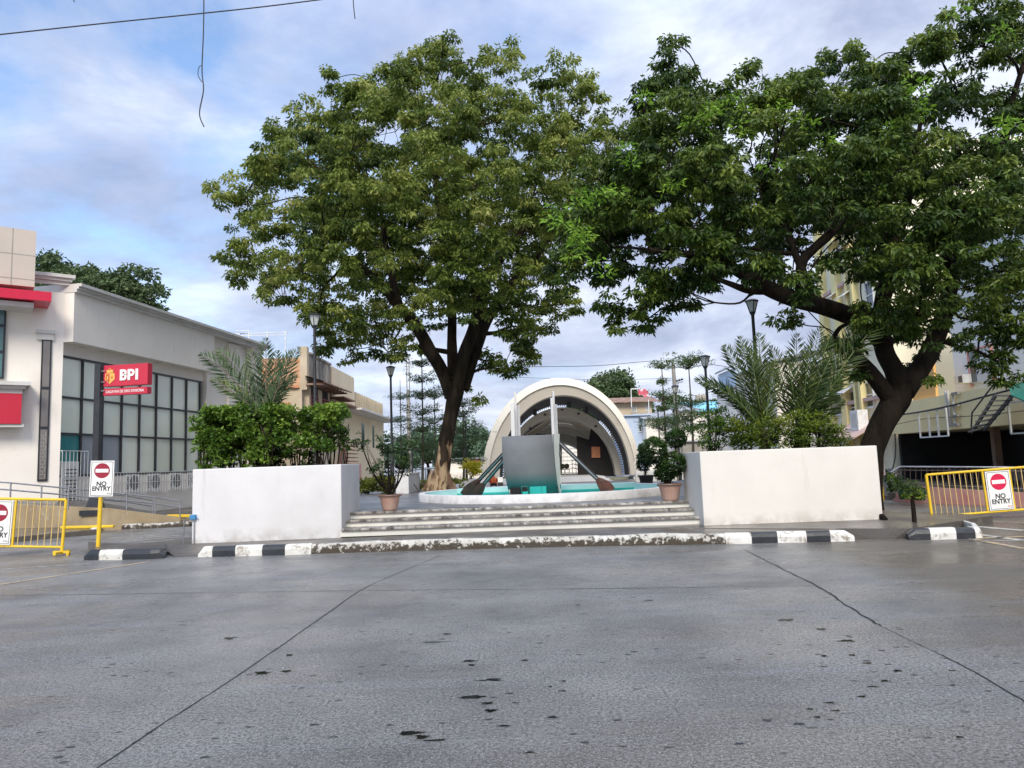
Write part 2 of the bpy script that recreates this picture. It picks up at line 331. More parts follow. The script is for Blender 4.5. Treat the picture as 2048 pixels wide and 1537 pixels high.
M['concrete_pale'] = mat('pale_panel', (.36, .36, .34), (.30, .30, .28), .8, 1, 0)
M['sign_pink'] = mat('faded_sign', (.60, .50, .48), None, .5, 1, 0)

def bark_peel():
    Mt = mat('bark_peel', (.014, .011, .008), (.045, .033, .022), .95, 3, 1.0, 16, stretch=(1, 1, .25), bdist=.06, spec=.1); nt = Mt.node_tree; L = nt.links.new; P = nt.nodes['Principled BSDF']; src = P.inputs['Base Color'].links[0].from_socket
    tcn = nt.nodes.new('ShaderNodeTexCoord'); sp = nt.nodes.new('ShaderNodeSeparateXYZ'); L(tcn.outputs['Object'], sp.inputs[0])
    def noi(s, st, d=8):
        mp = nt.nodes.new('ShaderNodeMapping'); mp.inputs['Scale'].default_value = st; L(tcn.outputs['Object'], mp.inputs[0]); n = nt.nodes.new('ShaderNodeTexNoise'); n.inputs['Scale'].default_value = s; n.inputs['Detail'].default_value = d; L(mp.outputs[0], n.inputs[0]); return n.outputs[0]
    a = nt.nodes.new('ShaderNodeMath'); a.operation = 'MULTIPLY_ADD'; L(noi(1.6, (1.6, 1.6, .5)), a.inputs[0]); a.inputs[1].default_value = 4.2; L(sp.outputs[2], a.inputs[2])
    mr = nt.nodes.new('ShaderNodeMapRange'); L(a.outputs[0], mr.inputs[0]); mr.inputs[1].default_value = 3.4; mr.inputs[2].default_value = 3.25
    r = nt.nodes.new('ShaderNodeValToRGB'); L(noi(2.6, (1.4, 1.4, .5)), r.inputs[0]); e = r.color_ramp.elements; e[0].position = .36; e[0].color = (.07, .035, .02, 1); e[1].position = .58; e[1].color = (.37, .275, .17, 1); x = e.new(.47); x.color = (.20, .13, .075, 1)
    mx = nt.nodes.new('ShaderNodeMix'); mx.data_type = 'RGBA'; L(mr.outputs[0], mx.inputs[0]); L(src, mx.inputs[6]); L(r.outputs[0], mx.inputs[7]); L(mx.outputs[2], P.inputs['Base Color']); return Mt
M['bark_peel'] = bark_peel()

M['plaster_warm_lit'] = mat('warm_lit_white_plaster', (.70, .655, .58), (.65, .605, .535), .75, .8, .25, 60, c3=(.55, .49, .40), s3=.5, lo3=.66, hi3=.86)  # the white plaster again, with warm light put into its colour
def kerb_worn():
    Mt = mat('worn_kerb', (.42, .39, .33), (.62, .60, .54), .6, 4, .9, 22, bdist=.015); nt = Mt.node_tree; L = nt.links.new; P = nt.nodes['Principled BSDF']; src = P.inputs['Base Color'].links[0].from_socket
    tcn = nt.nodes.new('ShaderNodeTexCoord'); sp = nt.nodes.new('ShaderNodeSeparateXYZ'); L(tcn.outputs['Object'], sp.inputs[0]); n = nt.nodes.new('ShaderNodeTexNoise'); n.inputs['Scale'].default_value = 10; n.inputs['Detail'].default_value = 9; n.inputs['Roughness'].default_value = .72; L(tcn.outputs['Object'], n.inputs[0])
    a = nt.nodes.new('ShaderNodeMath'); a.operation = 'MULTIPLY_ADD'; L(sp.outputs[2], a.inputs[0]); a.inputs[1].default_value = -1.15; L(n.outputs[0], a.inputs[2])
    r = nt.nodes.new('ShaderNodeValToRGB'); L(a.outputs[0], r.inputs[0]); e = r.color_ramp.elements; e[0].position = .34; e[0].color = (0, 0, 0, 1); e[1].position = .39; e[1].color = (1, 1, 1, 1)
    m3 = nt.nodes.new('ShaderNodeMix'); m3.data_type = 'RGBA'; L(r.outputs[0], m3.inputs[0]); L(src, m3.inputs[6]); m3.inputs[7].default_value = (.055, .042, .026, 1); L(m3.outputs[2], P.inputs['Base Color']); return Mt
M['kerb_worn'] = kerb_worn()

def add_dirt(Mt, col_=(.30, .26, .21)):      # splash dirt along the foot and faint run marks
    nt = Mt.node_tree; L = nt.links.new; P = nt.nodes['Principled BSDF']; src = P.inputs['Base Color'].links[0].from_socket
    tcn = nt.nodes.new('ShaderNodeTexCoord'); sp = nt.nodes.new('ShaderNodeSeparateXYZ'); L(tcn.outputs['Object'], sp.inputs[0])
    def noi(s, st, d=8):
        mp = nt.nodes.new('ShaderNodeMapping'); mp.inputs['Scale'].default_value = st; L(tcn.outputs['Object'], mp.inputs[0]); n = nt.nodes.new('ShaderNodeTexNoise'); n.inputs['Scale'].default_value = s; n.inputs['Detail'].default_value = d; n.inputs['Roughness'].default_value = .65; L(mp.outputs[0], n.inputs[0]); return n.outputs[0]
    def ma(op, a, b):
        n = nt.nodes.new('ShaderNodeMath'); n.operation = op; n.use_clamp = False
        for i, v in enumerate((a, b)):
            if isinstance(v, (int, float)): n.inputs[i].default_value = v
            else: L(v, n.inputs[i])
        return n.outputs[0]
    def mr(src_, a, b, c=0, d=1):
        n = nt.nodes.new('ShaderNodeMapRange'); L(src_, n.inputs[0])
        for i, v in enumerate((a, b, c, d)): n.inputs[i+1].default_value = v
        return n.outputs[0]
    foot = ma('MULTIPLY', mr(sp.outputs[2], .30, 0, 0, 1), mr(noi(3.5, (1, 1, 1)), .40, .62)); run = ma('MULTIPLY', mr(noi(3.0, (2.2, 2.2, .18)), .60, .74, 0, .38), mr(sp.outputs[2], .2, 1.5, .4, 1))
    tot = ma('MAXIMUM', ma('MULTIPLY', foot, .8), run); mx = nt.nodes.new('ShaderNodeMix'); mx.data_type = 'RGBA'; L(tot, mx.inputs[0]); L(src, mx.inputs[6]); mx.inputs[7].default_value = (*col_, 1); L(mx.outputs[2], P.inputs['Base Color'])
add_dirt(M['plaster'], (.36, .33, .29)); add_dirt(M['plaster_warm_lit'], (.40, .35, .28)); add_dirt(M['wall_white'], (.42, .38, .32))
# ------------------------------------------------------------------ ground, kerbs, steps (the setting)
def gp(px, py, z=0): p = gr(px, py, z); return (p.x, p.y)
# road surface: wet worn concrete and asphalt, streaked across by tyres
def road_mat():
    Mt = bpy.data.materials.new('wet_road'); Mt.use_nodes = True; nt = Mt.node_tree; P = nt.nodes['Principled BSDF']; L = nt.links.new
    tcn = nt.nodes.new('ShaderNodeTexCoord')
    def noi(s, st=(1, 1, 1), d=6, r=.6, off=(0, 0, 0)):
        mp = nt.nodes.new('ShaderNodeMapping'); mp.inputs['Scale'].default_value = st; mp.inputs['Location'].default_value = off; L(tcn.outputs['Object'], mp.inputs[0])
        n = nt.nodes.new('ShaderNodeTexNoise'); n.inputs['Scale'].default_value = s; n.inputs['Detail'].default_value = d; n.inputs['Roughness'].default_value = r; L(mp.outputs[0], n.inputs[0]); return n.outputs[0]
    def mr(src, a, b, c=0, d=1):
        n = nt.nodes.new('ShaderNodeMapRange'); L(src, n.inputs[0])
        for i, v in enumerate((a, b, c, d)): n.inputs[i+1].default_value = v
        return n.outputs[0]
    def mx(f, a, b, op='MIX'):
        n = nt.nodes.new('ShaderNodeMix'); n.data_type = 'RGBA'; n.blend_type = op
        if isinstance(f, float): n.inputs[0].default_value = f
        else: L(f, n.inputs[0])
        for i, v in ((6, a), (7, b)):
            if isinstance(v, tuple): n.inputs[i].default_value = (*v, 1)
            else: L(v, n.inputs[i])
        return n.outputs[2]
    def ma(op, a, b):
        n = nt.nodes.new('ShaderNodeMath'); n.operation = op
        for i, v in enumerate((a, b)):
            if isinstance(v, (int, float)): n.inputs[i].default_value = v
            else: L(v, n.inputs[i])
        return n.outputs[0]
    sx = nt.nodes.new('ShaderNodeSeparateXYZ'); L(tcn.outputs['Object'], sx.inputs[0])
    c = mx(mr(noi(.55, d=10, r=.65), .38, .62), (.18, .173, .162), (.36, .346, .32))
    # the patched slab to the right of the crack is browner
    side = ma('SUBTRACT', sx.outputs[0], ma('ADD', 4.9, ma('MULTIPLY', ma('SUBTRACT', 14.0, sx.outputs[1]), -.06)))
    c = mx(mr(ma('ADD', side, mr(noi(.7), 0, 1, -.6, .6)), -.35, .35), c, (.17, .138, .098))
    st = noi(1.2, (.16, 2.4, 1), 8, .65)
    c = mx(mr(st, .52, .68, 0, .6), c, (.36, .36, .36))
    c = mx(mr(noi(42, d=5, r=.9), .45, .57, 0, .92), c, (.045, .043, .040))
    c = mx(mr(noi(75, d=3), .57, .66, 0, .8), c, (.55, .54, .50))
    v2 = nt.nodes.new('ShaderNodeTexVoronoi'); mp2 = nt.nodes.new('ShaderNodeMapping'); mp2.inputs['Scale'].default_value = (3.0, 5.0, 1); L(tcn.outputs['Object'], mp2.inputs[0]); L(mp2.outputs[0], v2.inputs[0]); v2.inputs['Scale'].default_value = 1.5
    dd = ma('ADD', v2.outputs['Distance'], ma('MULTIPLY', noi(14, d=3), .16))
    pk = ma('MULTIPLY', mr(dd, .19, .23, 1, 0), mr(noi(.8, off=(4, 1, 0)), .42, .55)); c = mx(pk, c, (.015, .015, .016))
    L(c, P.inputs['Base Color'])
    ro = ma('ADD', mr(noi(.45, (.7, 1.6, 1), 7, .6, (5, 2, 0)), .40, .60, .16, .46), mr(st, .45, .7, 0, .12))
    L(ro, P.inputs['Roughness']); P.inputs['Specular IOR Level'].default_value = .6
    h = ma('ADD', ma('MULTIPLY', noi(60, d=5, r=.8), .9), ma('MULTIPLY', noi(5, d=5), 1.0))
    # pits: small elongated hollows
    v = nt.nodes.new('ShaderNodeTexVoronoi'); mp = nt.nodes.new('ShaderNodeMapping'); mp.inputs['Scale'].default_value = (2.2, 3.6, 1); L(tcn.outputs['Object'], mp.inputs[0])
    L(mp.outputs[0], v.inputs[0]); v.inputs['Scale'].default_value = 1.6; v.inputs['Randomness'].default_value = 1
    pit = ma('MULTIPLY', mr(v.outputs['Distance'], .05, .10, 1, 0), mr(noi(.9, off=(9, 9, 0)), .48, .56))
    h = ma('SUBTRACT', h, ma('MULTIPLY', pit, 1.6))
    b = nt.nodes.new('ShaderNodeBump'); b.inputs['Strength'].default_value = 1.0; b.inputs['Distance'].default_value = .021; L(h, b.inputs['Height']); L(b.outputs[0], P.inputs['Normal'])
    return Mt
M['road'] = road_mat()
g = MB(); g.add([(-700, -60, 0), (700, -60, 0), (700, 900, 0), (-700, 900, 0)], [(0, 1, 2, 3)])
tag(g.build('road', M['road']), kind='structure')
def strip(name, pts, wd, mt, z=.004, jit=.0, kind='structure'):
    pts = smooth_path([Vector((p[0], p[1], z)) for p in pts], 10); b = MB(); vs = []
    for i, p in enumerate(pts):
        t = (pts[min(i+1, len(pts)-1)]-pts[max(i-1, 0)]).normalized(); n = Vector((-t.y, t.x, 0)); j = random.uniform(-jit, jit); ww = wd*random.uniform(.6, 1.3) if jit else wd
        vs += [p+n*(ww/2+j), p-n*(ww/2-j)]
    b.add(vs, [(2*i, 2*i+1, 2*i+3, 2*i+2) for i in range(len(pts)-1)]); return tag(b.build(name, mt), kind=kind)
strip('road_joint', [gp(190, 1540), gp(330, 1446), gp(470, 1356), gp(600, 1266), gp(716, 1184)], .014, M['asphalt_line'], jit=.003)
strip('road_joint', [gp(716, 1184), gp(770, 1158), gp(880, 1112)], .012, M['asphalt_line'], jit=.003)
strip('road_joint', [gp(1490, 1100), gp(1560, 1136), gp(1640, 1176), gp(1700, 1216), gp(1760, 1252)], .022, M['asphalt_line'], jit=.010)
strip('road_joint', [gp(1760, 1252), gp(1825, 1284), gp(1885, 1312)], .006, M['asphalt_line'], jit=.004)
strip('road_joint', [gp(1885, 1312), gp(1940, 1340), gp(2050, 1405)], .012, M['asphalt_line'], jit=.006)
strip('road_joint', [gp(0, 1192), gp(300, 1188), gp(716, 1182), gp(1200, 1178), gp(1640, 1172)], .012, M['asphalt_line'], jit=.005)
# pot-holes with standing water
def hole(px, py, wpx, hpx, shape=0):
    c = gr(px, py, .0045); s = FPX/c.y; rx = wpx/2/s; ry = min(rx*1.3, .62*hpx/2/s*c.y/EYE); b = MB(); vs = []; n = 36
    for k in range(n):
        a = 2*math.pi*k/n; q = .9+.7*mnoise.noise(Vector((math.cos(a)*1.4+px, math.sin(a)*1.4+py, 0)))+.45*mnoise.noise(Vector((math.cos(a)*4+px, math.sin(a)*4+py, 3)))
        vs.append((c.x+rx*q*math.cos(a), c.y+ry*q*math.sin(a)+.3*ry*math.sin(a*2+px), .0045))
    b.add(vs, [tuple(range(n))]); tag(b.build('pothole', M['water_hole']), kind='structure')
for a in [(460,1276,24,7),(525,1346,34,9),(572,1342,24,6),(940,1322,26,5),(945,1330,14,4),(980,1360,50,7),(942,1394,56,8),(975,1406,20,7),(982,1421,22,9),
          (820,1466,56,10),(845,1473,30,10),(868,1480,56,5),(1005,1452,24,4),(580,1310,14,5),(870,1284,60,3),(895,1268,18,4),
          (1298,1201,20,4),(1572,1240,30,6),(1642,1258,22,6),(1690,1282,34,6),(1650,1312,12,5),(1704,1310,14,5),(1736,1326,16,5),(1795,1342,18,6),(1770,1362,18,5),
          (1745,1373,24,3),(1722,1393,22,4),(1660,1405,22,4),(1672,1421,18,5),(1620,1418,18,4),(1634,1434,16,6),(1595,1448,20,7),(1480,1487,22,6),(1535,1440,20,7),
          (1105,1434,22,7),(1125,1362,14,5),(1124,1382,16,4),(1100,1373,10,4),(1060,1505,20,6),(1920,1474,18,5),(1905,1341,14,3),(1905,1370,12,3),(1048,1321,16,5),(1080,1286,12,3)]: hole(*a)
# worn road paint
for a, b_, wd, mt in [((0, 1170), (300, 1124), .09, 'paint_yline'), ((0, 1140), (180, 1128), .06, 'paint_line'),
                      ((246, 1084), (378, 1073), .10, 'paint_line'), ((280, 1076), (378, 1071), .10, 'paint_line'), ((220, 1078), (245, 1076), .12, 'paint_line'), ((285, 1074), (312, 1071), .12, 'paint_line'), ((228, 1092), (345, 1080), .08, 'paint_line'),
                      ((1880, 1048), (2048, 1062), .22, 'paint_line'), ((1900, 1062), (2048, 1082), .16, 'paint_line'), ((1880, 1042), (2048, 1046), .08, 'paint_line'),
                      ((1940, 1078), (2048, 1074), .10, 'paint_yline'), ((1940, 1078), (2048, 1098), .12, 'paint_yline'), ((1950, 1082), (2048, 1082), .06, 'paint_line')]:
    strip('road_marking', [gp(*a), ((gp(*a)[0]+gp(*b_)[0])/2, (gp(*a)[1]+gp(*b_)[1])/2), gp(*b_)], wd, M[mt], z=.005)
KH = .19
# island pavement: slopes down to the road where the kerb is dropped
def pave_poly(name, pts, z, mt):
    b = MB(); b.prism(pts, -.05, z, 0); return tag(b.build(name, M[mt]), kind='structure')
kx0, ky0 = gp(402, 1113); kx1, ky1 = gp(1706, 1082)
isl = [(kx0+.05, ky0+.14, KH-.02)]+[(*(lambda g_: (g_[0], g_[1]+.13))(gp(x_, y_)), KH-.015) for x_, y_ in ((524, 1112), (622, 1109), (760, 1104), (900, 1100), (1050, 1096), (1200, 1093), (1330, 1091), (1452, 1089), (1614, 1085.5))]+[(kx1-.05, ky1+.14, KH-.02), (kx1+.35, ky1+.1, .02), (gp(1818, 1084)[0], gp(1818, 1080)[1]+.15, .02), (gp(1832, 1078)[0], gp(1832, 1078)[1]+.16, KH-.03),
       (9.55, 14.9, KH-.03), (8.9, 16.5, KH-.03), (7.9, 17.9, KH-.03), (-7.0, 17.9, KH-.03), (-7.6, 16.4, .10), (-8.2, 15.1, .11), (gp(330, 1112)[0], gp(330, 1112)[1]+.15, .06), (gp(345, 1116)[0], gp(345, 1116)[1]+.08, .012), (kx0-.1, ky0+.05, .012)]
b = MB(); cxy = Vector((0.5, 15.6, KH-.03)); n = len(isl)
b.add([cxy]+list(isl)+[(p[0], p[1], -.05) for p in isl], [(0, 1+i, 1+(i+1) % n) for i in range(n)]+[(1+i, 1+n+i, 1+n+(i+1) % n, 1+(i+1) % n) for i in range(n)])
tag(b.build('pavement', M['pave']), kind='structure')
def kerb(pts_px, mts, wd=.17, h=KH, z0=0, name='kerb', back=1):
    # rounded kerb stones along a path on the road; one stone per span with its own paint
    pts = [Vector((*gp(*p), 0)) for p in pts_px]
    for i, mt in enumerate(mts):
        a, c = pts[i], pts[i+1]; t = (c-a).normalized(); nn = Vector((-t.y, t.x, 0)); L_ = (c-a).length; k = max(3, int(L_/.22)); vs = []
        first = i == 0; last = i == len(mts)-1
        prof = [(0, 0), (-.004, h*.55), (.012, h*.85), (.04, h*.98), (.08, h), (wd, h-.004), (wd, -.02)]
        for j in range(k+1):
            f = j/k; q = 1.0
            if first and j == 0 or last and j == k: q = .55
            if first and j == 0 and mt == 'kerb_white': q = .35
            wob = .010*mnoise.noise(Vector((a.x+f*L_, i*3.3, 2)))*(3.0 if mt == 'kerb_worn' else 1)
            for x, z in prof: vs.append(a+t*(f*L_)+nn*(x+abs(wob)*(1.5 if z < h*.9 else 1))+Vector((0, 0, z0+z*q+(wob if z > .1 else 0))))
        m_ = len(prof); fs = [(j*m_+e, (j+1)*m_+e, (j+1)*m_+e+1, j*m_+e+1) for j in range(k) for e in range(m_-1)]
        fs += [tuple(range(m_)), tuple(range(k*m_, k*m_+m_))[::-1]]
        b = MB(); b.add(vs, fs, 0, False); tag(b.build(name, M[mt]), kind='structure')
W_, B_ = 'kerb_white', 'kerb_black'
kerb([(168, 1121), (197, 1121), (244, 1120.5), (300, 1119), (330, 1117)], [B_, W_, B_, B_])
kerb([(396, 1115), (424, 1114.5), (470, 1113.5), (524, 1112), (570, 1111), (622, 1109), (760, 1104), (900, 1100), (1050, 1096), (1200, 1093), (1330, 1091), (1452, 1089), (1504, 1088), (1556, 1086.5), (1614, 1085.5), (1662, 1084.5), (1710, 1083)],
     [W_, B_, W_, B_, W_]+['kerb_worn']*6+[W_, B_, W_, B_, W_])
kerb([(1818, 1081), (1862, 1080.5), (1914, 1079), (1952, 1078), (1966, 1076)], [B_, W_, B_, W_])
kerb([(1966, 1076), (1955, 1062), (1930, 1055), (1880, 1050)], [W_, W_, W_], h=.15, wd=.1)
b = MB(); b.prism([gp(176, 1118), gp(330, 1115), (gp(330, 1100)), (-8.25, 15.4), (gp(176, 1100))], 0, .165); tag(b.build('pavement', M['pave']), kind='structure')
# planters
PT = 1.64
def planter(name, label, x0, x1, y0, y1, mt='plaster'):
    t = thing(name, label, 'planter', ((x0+x1)/2, (y0+y1)/2, .12), 'white planters flanking the steps')
    b = MB(); w_ = .12
    b.add([(x0,y0,.1),(x1,y0,.1),(x1,y1,.1),(x0,y1,.1),(x0,y0,PT),(x1,y0,PT),(x1,y1,PT),(x0,y1,PT),
           (x0+w_,y0+w_,PT),(x1-w_,y0+w_,PT),(x1-w_,y1-w_,PT),(x0+w_,y1-w_,PT),(x0+w_,y0+w_,PT-.25),(x1-w_,y0+w_,PT-.25),(x1-w_,y1-w_,PT-.25),(x0+w_,y1-w_,PT-.25)],
          [(0,1,5,4),(1,2,6,5),(2,3,7,6),(3,0,4,7),(4,5,9,8),(5,6,10,9),(6,7,11,10),(7,4,8,11),(8,9,13,12),(9,10,14,13),(10,11,15,14),(11,8,12,15),(3,2,1,0)])
    b.build('wall', M[mt], t, bevel=.022)
    b = MB(); b.box(x0+w_, x1-w_, y0+w_, y1-w_, PT-.4, PT-.06); b.build('soil', M['soil'], t)
    return t
LX0, LX1 = -6.72, -3.62; RX0, RX1 = 3.76, 7.36; LY, RY = 15.3, 14.9
planter('planter', 'white walled planter at left of the steps holding a clipped hedge', LX0, LX1, LY, 17.1)
planter('planter', 'white walled planter at right of the steps holding loose shrubs', RX0, RX1, RY, 16.5, 'plaster_warm_lit')
# steps: white risers, grey stone treads with a stained nosing
SX0, SX1 = LX1, RX0; zs = [.17, .315, .455, .592]; ys = [15.25, 15.68, 16.1]
st = MB()
for i in range(3):
    st.box(SX0-.02, SX1+.02, ys[i]-.0+.03, 16.9, zs[i]-.02, zs[i+1]-.045)
tag(st.build('steps_riser', M['step_riser']), kind='structure')
M['tread'] = mat('stone_tread', (.26, .235, .20), (.06, .05, .042), .5, 4, .4, 20, stretch=(1.6, .5, .5), lo=.42, hi=.6, rvar=.15, c3=(.48, .45, .41), s3=1.4, lo3=.5, hi3=.62)
for i in range(3):
    b = MB(); b.box(SX0-.1*0, SX1, ys[i]-.03, (ys[i+1] if i < 2 else 16.42)+.0, zs[i+1]-.044, zs[i+1]); tag(b.build('step_tread', M['tread'], bevel=.008), kind='structure')
# plaza: slabs of grey stone laid in waves, falling gently towards the stage
def zpl(Y): return .588 if Y < 30 else .588-(Y-30)*.0355 if Y < 55 else -.30
M['plaza'] = mat('plaza_slabs', (.17, .17, .17), (.07, .07, .072), .38, 2.2, .6, 10, stretch=(.35, 2.4, 1), lo=.4, hi=.6, rvar=.15, c3=(.34, .33, .31), s3=1.2, lo3=.55, hi3=.62, spec=.5)
b = MB(); yy = [16.43, 18, 20, 22, 24, 26, 28, 30, 35, 40, 45, 50, 55, 75]; vs = []
for y in yy:
    vs += [(-6.6-.03*(y-16)*0, y, zpl(y)), (RX1-.2+(y-16.4)*.02, y, zpl(y))]
b.add(vs, [(2*i, 2*i+1, 2*i+3, 2*i+2) for i in range(len(yy)-1)]); tag(b.build('plaza', M['plaza']), kind='structure')
# lower ground under the far part of the plaza edge
b = MB()
for i in range(len(yy)-1):
    if yy[i+1] <= 30:
        for x in (-6.6, RX1-.2+(yy[i]-16.4)*.02): b.add([(x, yy[i], -.1), (x, yy[i+1], -.1), (x, yy[i+1], zpl(yy[i+1])), (x, yy[i], zpl(yy[i]))], [(0, 1, 2, 3)])
tag(b.build('plaza_edge', M['plaster']), kind='structure')
# ------------------------------------------------------------------ fountain basin and boat monument
bc = Vector((.80, 20.85, 0)); BR = 3.52
t = thing('fountain_basin', 'round white rimmed fountain basin painted aqua inside', 'fountain', (bc.x, bc.y, .588))
b = MB(); b.lathe(bc, [(BR, .5), (BR, .775), (BR-.02, .79), (BR-.16, .79), (BR-.17, .78), (BR-.17, .4)], 72); b.build('rim', M['plaster'], t)
b = MB(); b.lathe(bc, [(BR-.175, .776), (BR-.20, .60), (BR-.22, .585)], 72); b.build('inner_wall', M['aqua'], t)
b = MB(); b.lathe(bc, [(BR-.18, .592), (.01, .592)], 72, sm=False); b.build('floor', M['teal'], t)
b = MB(); b.box(bc.x-2.6, bc.x+2.9, 22.6, 23.4, .60, .80); b.build('ledge', M['aqua'], t)
b = MB(); b.box(bc.x-2.6, bc.x+2.9, 22.595, 22.6, .60, .665); b.build('ledge_base', M['teal'], t)
def hull_mat():  # teal light bounced up from the basin is painted into the lower hull
    Mt = mat('hull_paint_teal_bounce', (.16, .17, .175), (.14, .15, .155), .85, 2, .03, 40); nt = Mt.node_tree; L = nt.links.new; P = nt.nodes['Principled BSDF']
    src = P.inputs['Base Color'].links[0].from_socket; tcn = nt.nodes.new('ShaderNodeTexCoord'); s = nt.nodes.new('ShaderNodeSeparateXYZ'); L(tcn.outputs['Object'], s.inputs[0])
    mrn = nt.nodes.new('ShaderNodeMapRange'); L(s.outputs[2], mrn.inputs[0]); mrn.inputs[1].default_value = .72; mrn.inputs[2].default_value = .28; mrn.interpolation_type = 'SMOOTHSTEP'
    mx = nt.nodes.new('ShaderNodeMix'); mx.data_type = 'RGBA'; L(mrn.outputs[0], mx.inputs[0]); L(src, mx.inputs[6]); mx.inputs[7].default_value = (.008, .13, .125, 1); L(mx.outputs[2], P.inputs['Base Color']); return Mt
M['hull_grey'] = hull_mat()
BY = 18.6
mon = thing('boat_monument', 'grey boat sculpture with painted teal bounce light, white pylons and oars, standing in the basin', 'monument', (.5, BY, .6))
pxs = lambda px, py, Y=BY: at(px, py, Y)
# bow panel: outline follows the photo, front bulges and tucks under
prof = [(873, 1003.5, 1105, 0), (900, 1004, 1106, -.06), (925, 1006, 1108, -.08), (950, 1010, 1110.5, -.05), (970, 1014, 1113, .05), (984, 1017.5, 1115, .16), (994, 1020, 1117, .26)]
vs = []; nrow = len(prof)
for dy in (0, .14):
    for py, xa, xb, o in prof: vs += [at(xa, py+(.6 if dy == 0 else .6), BY+o)+Vector((0, dy, 0)), at((xa+xb)/2, py-1.6, BY+o-.05)+Vector((0, dy, 0)), at(xb, py-3.5, BY+o)+Vector((0, dy, 0))]
fs = []
for s_ in (0, 1):
    o = s_*nrow*3
    for i in range(nrow-1):
        for j in (0, 1): fs.append((o+i*3+j, o+i*3+j+1, o+i*3+j+4, o+i*3+j+3))
for i in range(nrow-1):
    for j in (0, 2): fs.append((i*3+j, (i+1)*3+j, nrow*3+(i+1)*3+j, nrow*3+i*3+j))
for j in (0, 1): fs.append((j, j+1, nrow*3+j+1, nrow*3+j))
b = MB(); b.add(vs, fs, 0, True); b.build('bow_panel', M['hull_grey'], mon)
M['hull_side'] = mat('hull_side_paint', (.52, .54, .51), (.46, .48, .45), .5, 2, .03, 40)
# right side strake, a long wall running back, its front edge following the bow
sp = [(872, 1106), (905, 1107), (940, 1110), (965, 1113), (993, 1118)]; vs = []
for py, x in sp:
    p = at(x+1, py-4, BY+.05); q = at(x+1+max(3, 13-(py-872)*.085), py-4, BY+.05); vs += [p, Vector((q.x, p.y+.10, q.z)), Vector((q.x, p.y+2.6, p.z)), Vector((p.x, p.y+2.6, p.z))]
fs = []
for i in range(len(sp)-1): fs += [(i*4+j, i*4+(j+1) % 4, i*4+4+(j+1) % 4, i*4+4+j) for j in range(4)]
fs += [(0, 1, 2, 3), (16, 17, 18, 19)]; b = MB(); b.add(vs, fs); b.build('side_panel', M['hull_side'], mon)
vs = []
for py, x in [(873, 1004), (925, 1006.5), (970, 1014.5), (994, 1021)]:
    p = at(x, py, BY+.12); vs += [p, p+Vector((.1, 0, 0)), p+Vector((.1, 2.5, 0)), p+Vector((0, 2.5, 0))]
fs = []
for i in range(3): fs += [(i*4+j, i*4+(j+1) % 4, i*4+4+(j+1) % 4, i*4+4+j) for j in range(4)]
b = MB(); b.add(vs, fs+[(0, 1, 2, 3)]); b.build('side_panel', M['hull_side'], mon)
a = at(1113, 885, BY+.35); c = at(1122.5, 990, BY+.35)
b = MB(); b.box(a.x, c.x, a.y, a.y+.18, .6, a.z); b.build('stern_post', M['hull_side'], mon)
for py in (908, 973):
    p = at(1118, py, BY+.34); b = MB(); b.box(p.x-.045, p.x+.045, p.y-.012, p.y+.02, p.z-.055, p.z+.055); b.build('spotlight_box', M['hull_grey'], mon)
# pylons, in stepped pairs
def pylon(x0, x1, top, bot, Y):
    a = at(x0, top, Y); c = at(x1, bot, Y); b = MB(); b.box(a.x, c.x, Y, Y+.24, c.z, a.z); b.build('pylon', M['plaster'], mon, bevel=.012)
pylon(1020.5, 1031, 806, 890, 18.95); pylon(1027.5, 1036, 784, 890, 19.35); pylon(1033.5, 1042, 811, 890, 19.75)
pylon(1101, 1110, 796, 888, 18.95); pylon(1104.5, 1113, 783, 888, 19.3); pylon(1109.5, 1117, 809, 885, 19.7)
# niche with opening and box at the foot of the bow
a = at(1042, 973, BY-.05); c = at(1057, 987, BY-.05)
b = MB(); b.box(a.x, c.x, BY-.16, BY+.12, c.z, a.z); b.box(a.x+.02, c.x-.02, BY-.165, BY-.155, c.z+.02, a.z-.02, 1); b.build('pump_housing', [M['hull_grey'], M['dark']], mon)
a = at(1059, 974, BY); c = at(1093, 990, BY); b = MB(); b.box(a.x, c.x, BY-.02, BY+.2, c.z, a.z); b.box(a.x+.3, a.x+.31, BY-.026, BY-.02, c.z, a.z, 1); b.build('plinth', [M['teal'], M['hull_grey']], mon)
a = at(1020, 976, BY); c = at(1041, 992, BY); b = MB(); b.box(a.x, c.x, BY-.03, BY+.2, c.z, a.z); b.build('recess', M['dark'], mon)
a = at(1045, 984, BY-.3); b = MB(); b.box(a.x, a.x+.14, a.y, a.y+.12, .6, a.z); b.bar((a.x-.12, a.y, .66), (a.x, a.y+.05, .68), .03); b.build('floodlight', M['teal'], mon)
